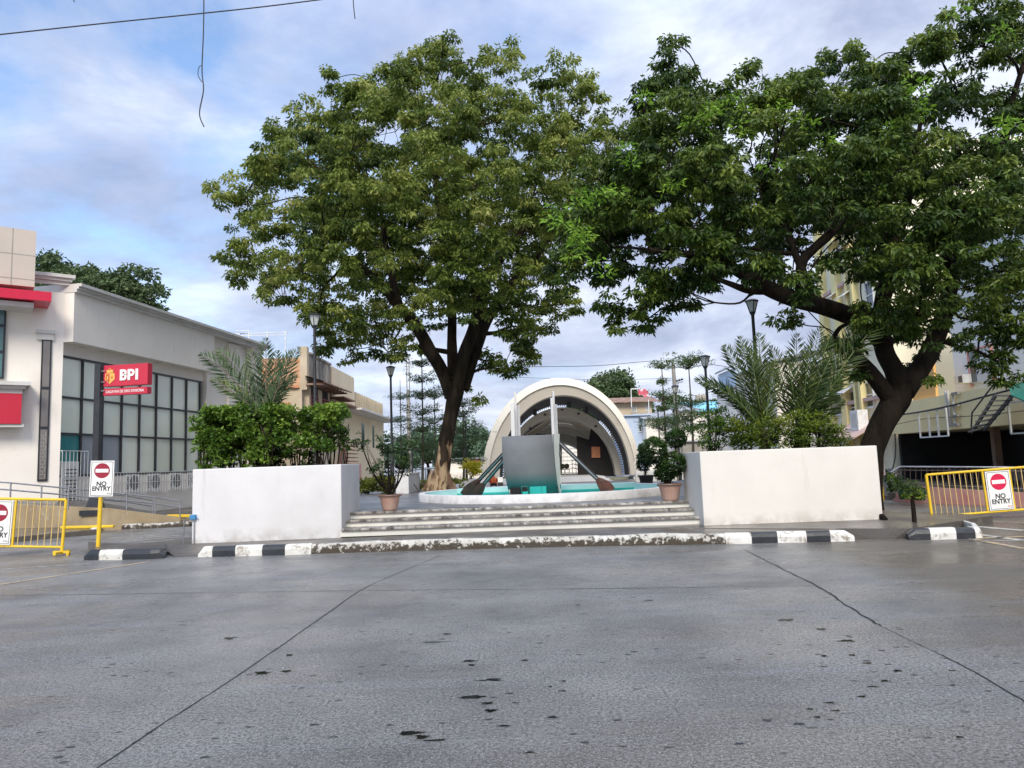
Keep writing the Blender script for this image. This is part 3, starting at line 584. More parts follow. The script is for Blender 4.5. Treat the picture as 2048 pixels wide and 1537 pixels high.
def oar(A, B, wblade, flip=1, Ls=.78):
    A = Vector(A); B = Vector(B); S = A+(B-A)*Ls
    t_ = (B-A).normalized(); n_ = t_.cross(Vector((0, 1, 0))).normalized()
    b = MB()
    for o_, r_ in ((-.034, .020), (0, .026), (.034, .020)): b.tube([A+n_*o_, S+n_*o_+t_*.05], r_, 8, mi=0 if o_ == 0 else 1)
    o = b.build('oar', [M['steel'], M['black']], mon)
    vs = []; yv = Vector((0, .03, 0)); pr = [(0, .05), (.18, .10), (.45, wblade*.9), (.7, wblade), (1.0, wblade*.86)]
    for f, hw in pr:
        p = S+(B-S)*f; vs += [p-n_*hw-yv, p-yv*1.8, p+n_*hw-yv, p+n_*hw+yv, p+yv*1.8, p-n_*hw+yv]
    fs = [(i*6+j, i*6+(j+1) % 6, i*6+6+(j+1) % 6, i*6+6+j) for i in range(len(pr)-1) for j in range(6)]+[tuple(range(6)), tuple(range(24, 30))]
    b = MB(); b.add(vs, fs); bl = b.build('blade', M['wood'], o)
oar(at(1012, 903, 18.9), gr(928, 993, .66), .17, Ls=.62)
oar(at(1014, 914, 18.6), gr(946, 994, .66), .16, Ls=.66)
oar(at(1114, 881, 18.9), at(1222, 985, 18.9), .17, Ls=.74)
# ------------------------------------------------------------------ band shell on its stage
SY = 55.0
t = thing('band_shell', 'cream arched band shell with a stage under it behind the fountain', 'band shell', (at(1121, 955, SY).x, SY, -.3))
def ell(cx, cz, hw, h, n=40, p0=0, p1=math.pi): return [(cx-hw*math.cos(p0+(p1-p0)*i/n), cz+h*math.sin(p0+(p1-p0)*i/n)) for i in range(n+1)]
k = SY/FPX; base = at(1122, 954.5, SY).z; cxs = at(1121, 860, SY).x
def px2(hw, h, Y): return hw/FPX*Y, h/FPX*Y
def cxY(px, Y): return at(px, 880, Y).x
def ring(name, rings, mt, sm=True, parent=None):       # rings: (cx px, half width px, height px, Y)
    vs = []; n = 48
    for cxp, hw, h, Y in rings:
        W2, H2 = px2(hw, h, Y); zb = at(1122, 954.5, Y).z
        zb = min(zb, base)
        for x, z in ell(cxY(cxp, Y), zb, W2, H2+(0), n): vs.append((x, Y, z))
    fs = [(i*(n+1)+j, i*(n+1)+j+1, (i+1)*(n+1)+j+1, (i+1)*(n+1)+j) for i in range(len(rings)-1) for j in range(n)]
    b = MB(); b.add(vs, fs, 0, sm); return b.build(name, M[mt], parent or t)
ring('outer_shell', [(1121, 157, 198, 58.6), (1121, 157.5, 198, 55.3), (1122, 146, 184, 54.6)], 'shell_cream', False)
ring('front_arch', [(1122, 146, 184, 54.6), (1123, 144, 182, 54.75), (1127, 130, 163, 54.9), (1126, 128, 160, 55.3)], 'shell_beige', False)
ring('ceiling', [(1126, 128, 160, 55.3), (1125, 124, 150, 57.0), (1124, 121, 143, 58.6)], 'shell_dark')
# slotted skylight ring
b = MB(); n = 90
for i in range(n):
    a0 = math.pi*(i+.0)/n; a1 = math.pi*(i+.42)/n
    def pt(hw, h, Y, a): W2, H2 = px2(hw, h, Y); return (cxY(1123, Y)-W2*math.cos(a), Y, base+H2*math.sin(a))
    b.add([pt(121, 143, 58.6, a0), pt(121, 143, 58.6, a1), pt(117.5, 138.5, 58.9, a1), pt(117.5, 138.5, 58.9, a0)], [(0, 1, 2, 3)])
b.build('skylight_bars', M['shell_dark'], t)
ring('middle_arch', [(1123, 117.5, 138.5, 58.9), (1119, 108, 122, 59.1)], 'shell_beige')
ring('inner_vault', [(1119, 108, 122, 59.1), (1118, 96, 108, 63)], 'shell_grey')
ring('inner_vault', [(1118, 98, 110, 63), (1118, 90, 100, 63.2), (1117, 88, 98, 64.6), (1116, 80, 86, 64.8), (1114, 78, 84, 66.2), (1112, 70, 70, 66.4), (1112, 68, 66, 68)], 'shell_grey', False)
# raised ceiling panel, side walls, picture, back wall with doorway
b = MB(); Yc = 60.5
pp = [at(x, y, Yc) for x, y in [(1052, 868), (1112, 826), (1140, 830), (1184, 860)]]
vs = [];
for p in pp: vs += [p, p+Vector((0, .1, -.16)), p+Vector((0, 2.2, -.5))]
b.add(vs, [(i*3+j, i*3+3+j, i*3+4+j, i*3+1+j) for i in range(3) for j in range(2)]); b.build('ceiling_panel', M['shell_beige'], t)
def wallp(name, pts, Y, mt, th=.15):
    q = [at(x, y, Y) for x, y in pts]; b = MB(); b.extr([(p.x, p.z) for p in q], Y, Y+th); return b.build(name, M[mt], t)
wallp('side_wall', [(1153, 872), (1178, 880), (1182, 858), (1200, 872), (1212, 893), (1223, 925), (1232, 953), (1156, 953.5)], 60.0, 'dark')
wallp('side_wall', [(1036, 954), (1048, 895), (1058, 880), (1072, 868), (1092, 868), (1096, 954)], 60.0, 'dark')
q = wallp('picture', [(1183, 894), (1200, 894), (1200.5, 916), (1183.5, 916)], 59.85, 'picture', .06)
wallp('back_wall', [(1040, 890), (1110, 888), (1124, 893), (1124, 954), (1040, 955)], 68.1, 'shell_grey')
for px_, py_ in ((1070, 822), (1138, 806), (1172, 818)):
    p = at(px_, py_, 57.2); b = MB(); b.tube([p+Vector((0, 0, .45)), p+Vector((0, 0, .1))], .03, 6); b.tube([p+Vector((0, -.1, .12)), p+Vector((0, .15, -.3))], [.12, .16], 10); b.build('stage_light', M['black'], t)
for px_, py_ in ((1060, 857), (1090, 830), (1124, 820), (1157, 828), (1191, 853)):
    p = at(px_, py_, 59.0); b = MB(); b.box(p.x-.1, p.x+.1, 58.93, 58.99, p.z-.07, p.z+.07); b.build('vent', M['shell_dark'], t)
# stage and its steps, the wing on the right
zt = at(1180, 953.5, 54).z; zb = -.30
b = MB(); xl = at(1000, 960, 53.5).x; xr = at(1211, 956, 53.5).x
b.box(xl, xr, 53.5, 69, zb-.1, zt)
for i in range(3): b.box(xr, xr+.28*(i+1), 53.5, 56, zb-.1, zt-.16*(i+1)+.02*0)
b.build('stage', M['plaster'], t)
b = MB(); b.box(xl+.1, xr-.1, 53.6, 68.9, zt, zt+.02); b.build('stage_floor', M['shell_grey'], t)
a = at(1211, 956, 56.2); c = at(1265, 968, 56.2); M['flagstone'] = mat('flagstone', (.19, .19, .12), (.32, .31, .24), .8, 3, .4, 10, stretch=(1, 1, 2))
b = MB(); b.box(a.x, c.x, 56.2, 57, c.z, a.z); b.build('stone_wing', M['flagstone'], t)
a = at(1265, 952, 55.5); c = at(1280, 972, 55.5); b = MB(); b.box(a.x, c.x+.6, 55, 57, c.z, a.z); b.build('pier', M['plaster'], t)
a = at(962, 957, 55.5); c = at(998, 974, 55.5); b = MB(); b.box(a.x, c.x, 55, 57, c.z, a.z); b.build('pier', M['plaster'], t)
# pale wall, window bars and rail seen through the stage door
a = at(1118, 890, 74); c = at(1160, 952, 74)
t = thing('background_house', 'white house wall with barred windows seen through the stage opening', 'house', (a.x+1, 74, -.3))
b = MB(); b.box(a.x-1, c.x+1, 74, 80, -.5, at(1130, 880, 74).z); b.build('wall', M['wall_white'], t)
b = MB()
for i in range(9): zz_ = c.z+(a.z-c.z)*i/8; b.box(a.x-.9, c.x+.9, 73.93, 73.97, zz_-.03, zz_+.03)
for i in range(6): xx = a.x+(c.x-a.x)*i/5; b.box(xx-.03, xx+.03, 73.93, 73.97, c.z, a.z)
b.build('window_grille', M['white_metal'], t)
# chairs on the stage
def chair(name, label, px):
    Y = 63.0; p = at(px, 952, Y); z0 = zt+.02; t = thing(name, label, 'chair', (p.x, Y, z0), 'chairs on the stage')
    b = MB(); b.box(p.x-.22, p.x+.22, Y-.22, Y+.22, z0+.42, z0+.47); b.build('seat', M['chair_green'], t)
    b = MB(); b.ball((p.x, Y+.22, z0+.72), .24, sq=(1, .15, .95)); b.build('backrest', M['chair_green'], t)
    for i in (-1, 1):
        for j in (-1, 1): b = MB(); b.tube([(p.x+i*.19, Y+j*.19, z0+.42), (p.x+i*.21, Y+j*.21, z0)], .018, 6); b.build('leg', M['white_metal'], t)
chair('stage_chair', 'olive chair on the stage, the right one of two in the opening', 1134.5)
chair('stage_chair', 'dark olive chair on the stage half hidden behind the boat sculpture', 1126)
p = at(1157, 950, 64); t = thing('stage_railing', 'thin dark steel railing on the stage beside the black side wall', 'railing', (p.x, 64, zt))
b = MB()
for z in (.35, .7, 1.0): b.bar((p.x-.5, 64, zt+z+.3), (p.x+.1, 63.6, zt+z), .03)
b.build('rail', M['steel'], t)
for x in (-.5, -.2, .1):
    b = MB(); b.bar((p.x+x, 64-(x+.5)*.66, zt), (p.x+x, 64-(x+.5)*.66, zt+1.3-(x+.5)*.5), .04); b.build('post', M['steel'], t)
# ------------------------------------------------------------------ trees
def big_tree(name, label, loc, limbs, lobes, env, Y0, lm, leafL, leafW, ncl, spacing, group=None, bark='bark', new=None, gap=.05, cone=None):
    t = thing(name, label, 'tree', loc, group)
    nodes = []; tr = MB(); trunk_top = None
    for li, (pts, rad) in enumerate(limbs):
        P = smooth_path([at(x, y, Y0+dy) if Y0 else Vector((x, y, dy)) for x, y, dy in pts], 5)
        n = len(P); rr = np.interp(np.linspace(0, 1, n), np.linspace(0, 1, len(rad)), rad)
        tr.tube(P, list(rr), 16 if li == 0 else 10, wob=.16 if li == 0 else .06)
        if li == 0: trunk_top = P[-1]
        nodes += [(p, r, li) for p, r in zip(P, rr) if li > 0 or p.z > P[-1].z-1]
    # lobes
    ex, ey, rx, ry, D = env; LB = []
    for lx, ly, lr in lobes:
        q = 1-((lx-ex)/rx)**2-((ly-ey)/ry)**2; u = math.sqrt(max(.03, q))
        if u < .5: dys = [random.uniform(-.5, .5)*D*.4]
        elif u < .8: dys = [-u*D*.7, u*D*.6]
        else: dys = [-u*D*.85, 0, u*D*.75]
        for dy in dys:
            c = at(lx+(random.uniform(-10, 10) if dy else 0), ly, Y0+dy); LB.append((c, lr/FPX*(Y0+dy)*1.0))
    LB.sort(key=lambda s: (s[0]-trunk_top).length)
    br = MB(); tw = MB(); C = []; ct = []
    for c, r in LB:
        nC = int(4.2*r*r*3.14/(spacing*spacing)*.62); ends = []
        for _ in range(nC):
            d_ = Vector(rng.normal(size=3)).normalized(); rr_ = r*(.45+.62*random.random()**.7)
            p = c+Vector((d_.x*rr_, d_.y*rr_, d_.z*rr_*.85))
            if n3(p, .9, 3.3) < -.22+gap or n3(p, 2.6, 7.7) < -.34+gap: continue
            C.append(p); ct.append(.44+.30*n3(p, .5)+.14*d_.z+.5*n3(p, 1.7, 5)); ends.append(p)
        if len(ends) < 5: continue
        cc = sum(ends, Vector())/len(ends); best = min((nd_ for nd_ in nodes if nd_[1] > .018), key=lambda nd_: (nd_[0]-cc).length*(1.25 if nd_[0].z > cc.z else 1)+ (.8 if nd_[2] == 0 else 0))
        a = best[0]; d = cc-a
        if d.length > .3:
            r0_ = min(best[1]*.72, .02+.028*d.length+.03*r); mid1 = a+d*.35+Vector((0, 0, .08*d.length))+Vector([random.uniform(-.08, .08)*d.length for _ in range(3)]); mid2 = a+d*.7+Vector((0, 0, .05*d.length))+Vector([random.uniform(-.07, .07)*d.length for _ in range(3)])
            P = smooth_path([a, mid1, mid2, cc], 4); rr = lin(r0_, .018, len(P)); br.tube(P, rr, 7)
            nodes += [(p, q_, 9) for p, q_ in zip(P[3:], rr[3:])]
        random.shuffle(ends)
        for p in ends[:max(3, int(len(ends)*.16))]:
            m_ = (cc+p)/2+Vector((0, 0, .08*r)); tw.tube([cc, m_, p], [.016, .011, .006], 4, cap=False)
    for q_ in (br, tw):
        o_ = len(tr.v); tr.v += q_.v; tr.f += [tuple(i+o_ for i in f_) for f_ in q_.f]; tr.mi += q_.mi; tr.sm += q_.sm
    tr.build('trunk', M[bark], t)
    C = [tuple(p) for p in C]
    clumps('crown', LM[lm], C, np.array(ct), ncl, spacing*.60, leafL, leafW, t, droop=1.05)
    if new:
        nc = [];
        for x, y, s in new:
            for _ in range(s): p = at(x+random.gauss(0, 16), y+random.gauss(0, 16), Y0-env[4]*.8+random.uniform(-.3, .3)); nc.append(tuple(p))
        clumps('young_leaves', LM['new'], nc, .3+.5*rng.random(len(nc)), 26, .22, leafL*.95, leafW*.8, t, droop=.45)
    print(name, 'clumps', len(C)); return t
YA = 28.8
limbsA = [([(878, 984, 0), (882, 960, 0), (888, 915, 0), (894, 870, 0), (908, 804, 0), (916, 765, 0)], [.42, .33, .29, .275, .28, .30, .29]),
  ([(903, 795, 0), (885, 745, -.2), (862, 705, -.5), (834, 655, -.9), (800, 615, -1.4), (760, 568, -1.9), (715, 530, -2.3), (665, 505, -2.6)], [.26, .26, .25, .22, .17, .11, .06]),
  ([(914, 785, 0), (925, 720, -.3), (945, 665, -.5), (962, 610, -.7), (972, 560, -.8), (1000, 520, -1), (1045, 460, -1.2), (1062, 400, -1.2)], [.27, .25, .22, .19, .14, .07]),
  ([(926, 778, .2), (950, 705, .5), (972, 645, .8), (1003, 595, 1.1), (1036, 555, 1.4), (1065, 525, 1.6), (1110, 450, 2), (1160, 370, 2.2)], [.25, .23, .21, .19, .14, .07]),
  ([(908, 765, .5), (904, 690, 1.2), (904, 620, 1.8), (898, 540, 2.3), (880, 440, 2.6), (868, 330, 2.6), (850, 240, 2.4)], [.26, .2, .18, .16, .12, .06]),
  ([(975, 598, -.8), (955, 582, -1.5), (925, 578, -2), (890, 560, -2.6)], [.16, .12, .08]),
  ([(800, 615, -1.4), (785, 560, -1), (770, 480, -.6), (760, 400, 0)], [.16, .12, .07])]
lobA = [(440,362,44),(462,425,42),(500,360,42),(470,545,40),(500,515,45),(545,445,60),(560,262,42),(600,230,45),(560,330,60),(640,250,50),(672,165,36),(690,210,48),(640,330,80),(700,300,60),(760,200,60),(800,170,50),(780,270,75),(860,130,50),(900,110,42),(940,140,55),(1000,105,42),(1030,140,40),(1110,150,46),(1150,170,50),(1185,220,55),(1200,290,55),(880,230,80),(970,240,80),(1070,250,75),(1130,300,75),(860,350,95),(970,360,95),(1080,380,85),(1165,390,60),(690,410,85),(620,450,70),(600,540,60),(680,510,70),(770,430,90),(770,540,75),(860,470,90),(960,470,90),(1060,480,80),(1140,480,60),(545,590,42),(560,540,45),(640,620,45),(655,680,40),(700,700,38),(700,620,60),(760,640,55),(770,700,42),(850,620,55),(850,560,60),(930,600,50),(960,560,60),(1010,620,40),(1060,570,70),(1050,660,50),(1090,690,36),(1110,620,45),(1140,560,45),(1045,725,32),(1000,735,26),(985,720,28),(840,690,28),(975,800,14),(930,770,18),(905,800,14),(885,760,16)]
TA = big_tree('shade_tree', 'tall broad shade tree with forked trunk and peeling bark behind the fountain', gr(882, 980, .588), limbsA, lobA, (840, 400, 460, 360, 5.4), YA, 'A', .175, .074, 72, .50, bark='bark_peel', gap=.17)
YB = 17.6
limbsB = [([(1738, 1052, 0), (1738, 1020, 0), (1740, 960, 0), (1744, 900, 0), (1764, 848, 0), (1792, 800, 0), (1806, 772, 0)], [.50, .34, .27, .27, .29, .31, .27]),
  ([(1786, 806, 0), (1752, 760, -.2), (1724, 728, -.3), (1706, 712, -.4), (1690, 690, -.5), (1660, 680, -.6)], [.20, .18, .15, .08]),
  ([(1800, 790, 0), (1790, 745, .1), (1770, 705, .1), (1762, 650, .2), (1766, 600, .3), (1778, 540, .4), (1796, 470, .5), (1820, 380, .5), (1840, 250, .4)], [.26, .23, .21, .19, .16, .11, .05]),
  ([(1770, 690, .1), (1735, 648, -.3), (1690, 628, -.6), (1640, 612, -1), (1590, 600, -1.3), (1535, 577, -1.6), (1490, 550, -1.8), (1440, 525, -2), (1380, 510, -2.1), (1300, 500, -2.1)], [.24, .22, .2, .18, .14, .1, .05]),
  ([(1640, 612, -1), (1612, 565, -.8), (1602, 530, -.6), (1625, 500, -.4), (1660, 470, -.2), (1690, 430, 0), (1720, 350, .2)], [.14, .12, .1, .05]),
  ([(1545, 582, -1.6), (1500, 582, -1.9), (1460, 568, -2.1), (1425, 555, -2.2)], [.09, .07, .04]),
  ([(1604, 540, -.6), (1580, 480, -.4), (1560, 400, 0), (1550, 300, .2)], [.09, .07, .04]),
  ([(1806, 785, 0), (1835, 745, .3), (1862, 700, .5), (1885, 640, .8), (1905, 560, 1), (1930, 490, 1.2), (1975, 420, 1.4), (2030, 390, 1.5)], [.27, .24, .21, .17, .12, .07]),
  ([(1905, 560, 1), (1890, 480, .8), (1900, 380, .6), (1910, 270, .5)], [.14, .1, .05]),
  ([(1960, 440, 1.3), (2000, 330, 1), (2020, 220, .6), (2050, 120, .4)], [.13, .1, .05]),
  ([(1510, 575, -1.9), (1480, 606, -2.0), (1420, 604, -2.1), (1385, 590, -2.2)], [.03, .02, .012])]
lobB = [(1140,465,36),(1120,520,34),(1180,430,50),(1190,350,45),(1160,560,36),(1210,520,60),(1190,600,30),(1240,620,38),(1232,672,20),(1270,580,50),(1290,640,28),(1280,660,20),(1240,440,65),(1260,360,60),(1300,260,48),(1300,190,34),(1330,130,32),(1352,85,22),(1370,170,36),(1405,150,26),(1340,240,60),(1400,240,60),(1470,170,24),(1500,140,20),(1480,220,48),(1540,190,36),(1590,110,22),(1600,180,50),(1645,130,26),(1560,270,65),(1650,230,60),(1710,100,24),(1712,160,40),(1720,230,55),(1790,150,36),(1770,230,60),(1800,120,24),(1870,45,26),(1880,100,36),(1915,60,22),(1850,180,60),(1900,210,60),(1985,40,50),(1955,15,46),(2030,30,60),(2020,120,55),(1925,150,44),(1850,90,34),(1940,90,44),(1760,300,60),(1240,390,50),(1150,430,44),(1210,470,50),(1215,560,40),(1970,130,32),(2040,80,60),(2050,180,60),(1990,240,55),(2060,280,70),(1330,340,75),(1420,340,75),(1510,370,75),(1600,370,75),(1690,340,75),(1780,340,75),(1870,320,75),(1960,340,75),(1310,440,70),(1400,440,70),(1490,460,70),(1580,460,60),(1660,430,60),(1740,440,70),(1830,430,75),(1920,430,75),(2010,440,75),(1340,520,60),(1400,560,45),(1440,520,45),(1330,590,36),(1370,620,22),(1520,540,40),(1570,640,24),(1590,575,36),(1640,530,24),(1720,520,45),(1800,530,65),(1890,530,75),(1980,540,75),(2060,560,80),(1740,640,36),(1790,640,50),(1850,640,65),(1850,720,32),(1900,690,30),(1930,640,50),(1990,640,60),(2050,680,60),(1990,720,34),(2020,750,30),(1700,690,30),(1720,740,22),(1870,770,16),(1780,830,9),(2110,120,60)]
newB = [(1360,372,3),(1395,210,3),(1400,250,2),(1480,205,2),(1550,215,3),(1620,240,2),(1835,190,4),(1840,240,3),(1775,248,2),(1990,262,3),(2035,250,2),(1110,450,3),(1130,490,2),(1170,465,3),(1215,400,3),(1160,510,2),(1250,340,2),(1180,390,3),(1545,330,2),(1200,545,2),(1240,300,2),(1640,300,1),(1290,200,2),(1500,240,2),(1880,30,1),(1980,60,1)]
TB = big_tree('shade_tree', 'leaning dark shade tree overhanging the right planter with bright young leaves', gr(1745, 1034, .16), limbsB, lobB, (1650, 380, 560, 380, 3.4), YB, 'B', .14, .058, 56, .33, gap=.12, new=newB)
# roots of the leaning tree beyond the planter
b = MB()
for a, c, r_ in (((1741, 1030), (1772, 1041), .075),):
    p = gr(*a, .2); q = gr(*c, .16); b.tube(smooth_path([p+Vector((-.1, .1, .25)), (p+q)/2+Vector((0, 0, .09)), q+Vector((0, 0, -.02))], 4), [r_*1.6]+[r_*1.2]*4+[r_*.9]*3+[r_*.4], 8, wob=.3)
b.build('root', M['bark'], TB)
b = MB()   # roots of the middle tree
for dx, dy in ((-.75, -.2), (-.5, -.4), (.65, -.2), (.2, -.5), (-.2, -.5), (.5, -.35)):
    o = gr(882, 980, .588); b.tube(smooth_path([o+Vector((dx*.25, dy*.25, .7)), o+Vector((dx*.6, dy*.6, .2)), o+Vector((dx, dy, -.03))], 4), [.20]*3+[.15]*3+[.09]*2+[.04], 8, wob=.3)
mb_ = mat('peeled_bark', (.34, .25, .15), (.13, .075, .045), .9, 2.2, .9, 14, stretch=(1.6, 1.6, .5), lo=.45, hi=.55, c3=(.05, .03, .02), s3=1.3, lo3=.55, hi3=.62)
b.build('root', mb_, TA)
def simple_tree(name, label, c, size, lm, L, W, nlobes, Y, group=None, trunk=True, ncl=30, spacing=.6, flat=.7, seed=0):
    # smaller far trees: rounded crown of many leaf clumps round a forked trunk; size = (rx, ry, rz)
    random.seed(seed+11); t = thing(name, label, 'tree', (c[0], c[1], zpl(c[1]) if c[1] < 55 else -.3), group); base_z = ROOT[t.name].z
    lobes = []
    for i in range(nlobes):
        a = random.uniform(0, 2*math.pi); e = random.uniform(-.35, 1.2); rr = random.uniform(.35, .75)
        lobes.append((Vector((c[0]+size[0]*rr*math.cos(a)*math.cos(e), c[1]+size[1]*rr*math.sin(a)*math.cos(e), c[2]+size[2]*rr*math.sin(e))), min(size)*random.uniform(.32, .5)))
    top = Vector((c[0], c[1], c[2]-size[2]*.45)); b = MB(); b.tube([Vector((c[0], c[1], base_z-.1)), (Vector((c[0], c[1], base_z))+top)/2+Vector((size[0]*.03, 0, 0)), top], [size[0]*.08, size[0]*.06, size[0]*.05], 8)
    for lc, r in lobes: b.tube([top, (top+lc)/2+Vector((0, 0, .05*size[2])), lc], [size[0]*.035, size[0]*.02, size[0]*.006], 5)
    b.build('trunk', M['bark'], t); C = []; ct = []
    for lc, r in lobes:
        for _ in range(int(4*3.14*r*r/(spacing**2)*.75)):
            d_ = Vector(rng.normal(size=3)).normalized(); p = lc+d_*r*(.6+.45*random.random())
            if n3(p, .8/spacing*.4, 1) < -.3: continue
            C.append(tuple(p)); ct.append(.45+.35*n3(p, .5/spacing*.5)+.2*d_.z)
    clumps('crown', LM[lm], C, np.array(ct), ncl, spacing*.7, L, W, t, droop=.4); return t
# ------------------------------------------------------------------ far trees
p = at(190, 590, 46); simple_tree('far_tree', 'round dark green tree rising behind the bank roof at left', (p.x, 46, p.z-1.0), (4.2, 4, 3.0), 'far', .30, .15, 26, 46, ncl=26, spacing=.6, seed=1)
p = at(118, 560, 47); simple_tree('far_tree', 'dark green tree crown beside the beige panel block at left', (p.x, 47, p.z-1.5), (2.8, 3, 3.0), 'far', .30, .15, 16, 47, ncl=26, spacing=.6, seed=2)
p = at(275, 620, 49); simple_tree('far_tree', 'low dark green tree crown tailing off over the bank roof', (p.x, 49, p.z-1.2), (2.2, 3, 1.9), 'far', .30, .15, 12, 49, ncl=26, spacing=.6, seed=3)
p = at(1222, 800, 112); simple_tree('far_tree', 'huge dome shaped tree far behind the right edge of the band shell', (p.x, 112, p.z-1.0), (6.2, 5, 5.2), 'far', .55, .30, 34, 112, ncl=24, spacing=1.0, seed=4)
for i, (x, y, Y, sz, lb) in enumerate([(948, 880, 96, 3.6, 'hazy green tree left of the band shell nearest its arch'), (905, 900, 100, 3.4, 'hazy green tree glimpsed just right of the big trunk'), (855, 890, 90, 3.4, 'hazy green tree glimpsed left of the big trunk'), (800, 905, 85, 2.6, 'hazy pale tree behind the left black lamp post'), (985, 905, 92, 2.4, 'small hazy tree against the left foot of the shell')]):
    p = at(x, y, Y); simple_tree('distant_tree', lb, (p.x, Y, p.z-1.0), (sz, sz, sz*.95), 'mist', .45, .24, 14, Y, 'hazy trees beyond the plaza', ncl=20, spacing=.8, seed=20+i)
for i, (x, y, Y, sz, lb) in enumerate([(1420, 808, 95, 1.9, 'low green tree top over the blue roof left of the palm'), (1452, 812, 98, 1.6, 'low green tree top over the blue roof nearest the palm'), (1345, 800, 105, 2.0, 'green tree top behind the house roofs right of the shell')]):
    p = at(x, y, Y); simple_tree('distant_tree', lb, (p.x, Y, p.z-.6), (sz*1.3, sz, sz*.6), 'far', .45, .24, 10, Y, 'green tree tops beyond the roofs', ncl=20, spacing=.7, seed=40+i)
# ------------------------------------------------------------------ young tiered trees
def tiered(label, px, py_base, top, tiers, Y, seed, lm='tier', zb=None):
    random.seed(seed); zb_ = zpl(Y) if zb is None else zb; base = at(px, 900, Y); bx = base.x; tp = at(px+random.uniform(-3, 3), top, Y); tp.x = at(top_x(px, top), top, Y).x
    t = thing('tiered_tree', label, 'tree', (bx, Y, zb_), 'slender young trees with tiered branches')
    b = MB(); b.tube(smooth_path([Vector((bx, Y, zb_-.05)), Vector((bx*.6+tp.x*.4+.04, Y, zb_*.6+tp.z*.4)), tp], 4), lin(.075, .015, 9), 7); b.build('trunk', M['bark_light'], t)
    br = MB(); B = []; T = []
    for ty, rpx in tiers:
        o = at(top_x(px, ty), ty, Y); rad = rpx/FPX*Y; nb = 7
        for k in range(nb):
            a = 2*math.pi*k/nb+random.uniform(-.3, .3); rl = rad*random.uniform(.75, 1.1); e = o+Vector((math.cos(a)*rl, math.sin(a)*rl, rl*random.uniform(.1, .55)))
            P = smooth_path([o, (o+e)/2+Vector((0, 0, rl*.05)), e], 4); br.tube(P, lin(.022, .006, len(P)), 4, cap=False)
            for j in range(int(9+rl*15)):
                f = random.random()**.6; q = P[min(len(P)-1, int(f*(len(P)-1)))]; B.append(tuple(q+Vector((random.gauss(0, .09+.05*rl), random.gauss(0, .09+.05*rl), random.gauss(.05, .07))))); T.append(.45+.3*random.random()+.2*n3(q, 1))
    br.build('branches', M['bark_light'], t)
    clumps('leaves', LM[lm], B, np.array(T), 7, .11, .075, .036, t, droop=-.1); return t
def top_x(px, py): return px-(940-py)*.035*(1 if px > 1000 else .0)
tiered('slender tiered tree between the black lamp post and the big trunk', 843, 975, 700, [(735, 26), (765, 34), (800, 44), (832, 52), (865, 66), (905, 60), (930, 50)], 34, 1)
tiered('slender tiered tree growing just right of the big trunk', 925, 975, 800, [(815, 24), (835, 40), (868, 52), (900, 58), (930, 48)], 36, 2)
tiered('slender tiered tree seen close behind the big trunk', 868, 975, 770, [(800, 30), (850, 40), (895, 42)], 40, 3)
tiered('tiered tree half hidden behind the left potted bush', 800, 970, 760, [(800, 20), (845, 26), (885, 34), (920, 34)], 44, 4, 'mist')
tiered('tiered tree with a spreading flat top behind the right topiary', 1330, 960, 715, [(738, 26), (768, 8), (800, 30), (822, 8), (850, 36), (862, 50), (895, 20)], 33, 5)
tiered('tallest tiered tree with two flat crowns beside the upright lamp', 1384, 960, 712, [(728, 36), (738, 44), (815, 36), (842, 48), (865, 40)], 30, 6)
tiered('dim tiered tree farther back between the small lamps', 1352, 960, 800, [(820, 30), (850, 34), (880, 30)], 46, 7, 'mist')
# ------------------------------------------------------------------ street lamps
def lamp(px, top, Y, wpx, label, zb=None):
    zb = zpl(Y) if zb is None else zb; T = at(px, top, Y); bx = T.x+(0); t = thing('street_lamp', label, 'street lamp', (bx, Y, zb), 'black post lamps with tapered glass heads')
    r = wpx/2/FPX*Y*.9; z = T.z; hh = r*1.75; zn = z-r*.45-hh
    b = MB(); b.tube([(bx, Y, zb), (bx, Y, zb+.06)], r*.8, 12); b.tube([(bx, Y, zb), (bx, Y, zb+1.1), (bx, Y, zb+1.16), (bx, Y, zn-.2), (bx, Y, zn)], [.085, .075, .055, .045, .05], 10); b.build('post', M['black'], t)
    b = MB(); b.lathe((bx, Y, zn), [(r*.30, 0), (r*.36, .02), (r*.86, hh)], 4, sm=False); b.build('lamp_shade', M['lamp_glass'], t)
    b = MB(); cs = [(math.cos(a), math.sin(a)) for a in (0, math.pi/2, math.pi, 3*math.pi/2)]
    for x, y in cs: b.bar((bx+x*r*.38, Y+y*r*.38, zn), (bx+x*r*.88, Y+y*r*.88, zn+hh), r*.10)
    b.lathe((bx, Y, zn), [(r*.28, -.06), (r*.42, 0), (r*.42, .03)], 12); b.build('cage', M['black'], t)
    b = MB(); b.lathe((bx, Y, zn+hh), [(r*1.05, 0), (r*1.05, r*.10), (r*.55, r*.36), (.01, r*.48)], 8, sm=False); b.lathe((bx, Y, zn+hh), [(r*1.05, 0), (.01, 0.0)], 8, sm=False); b.build('cap', M['black'], t); return t
lamp(629, 626, 23.5, 28, 'black street lamp behind the left hedge in front of the old orange building')
lamp(781, 732, 30.5, 21, 'black street lamp left of the big trunk beside the tiered tree')
lamp(930, 832, 44, 12, 'distant black street lamp just right of the big trunk')
lamp(1315, 811, 52, 12, 'smallest black street lamp right of the shell')
lamp(1350, 770, 38, 17, 'mid sized black street lamp behind the right topiary')
lamp(1409, 710, 26, 25, 'black street lamp left of the right palm')
lamp(1503, 598, 20.5, 30, 'tallest black street lamp rising through the right palm')
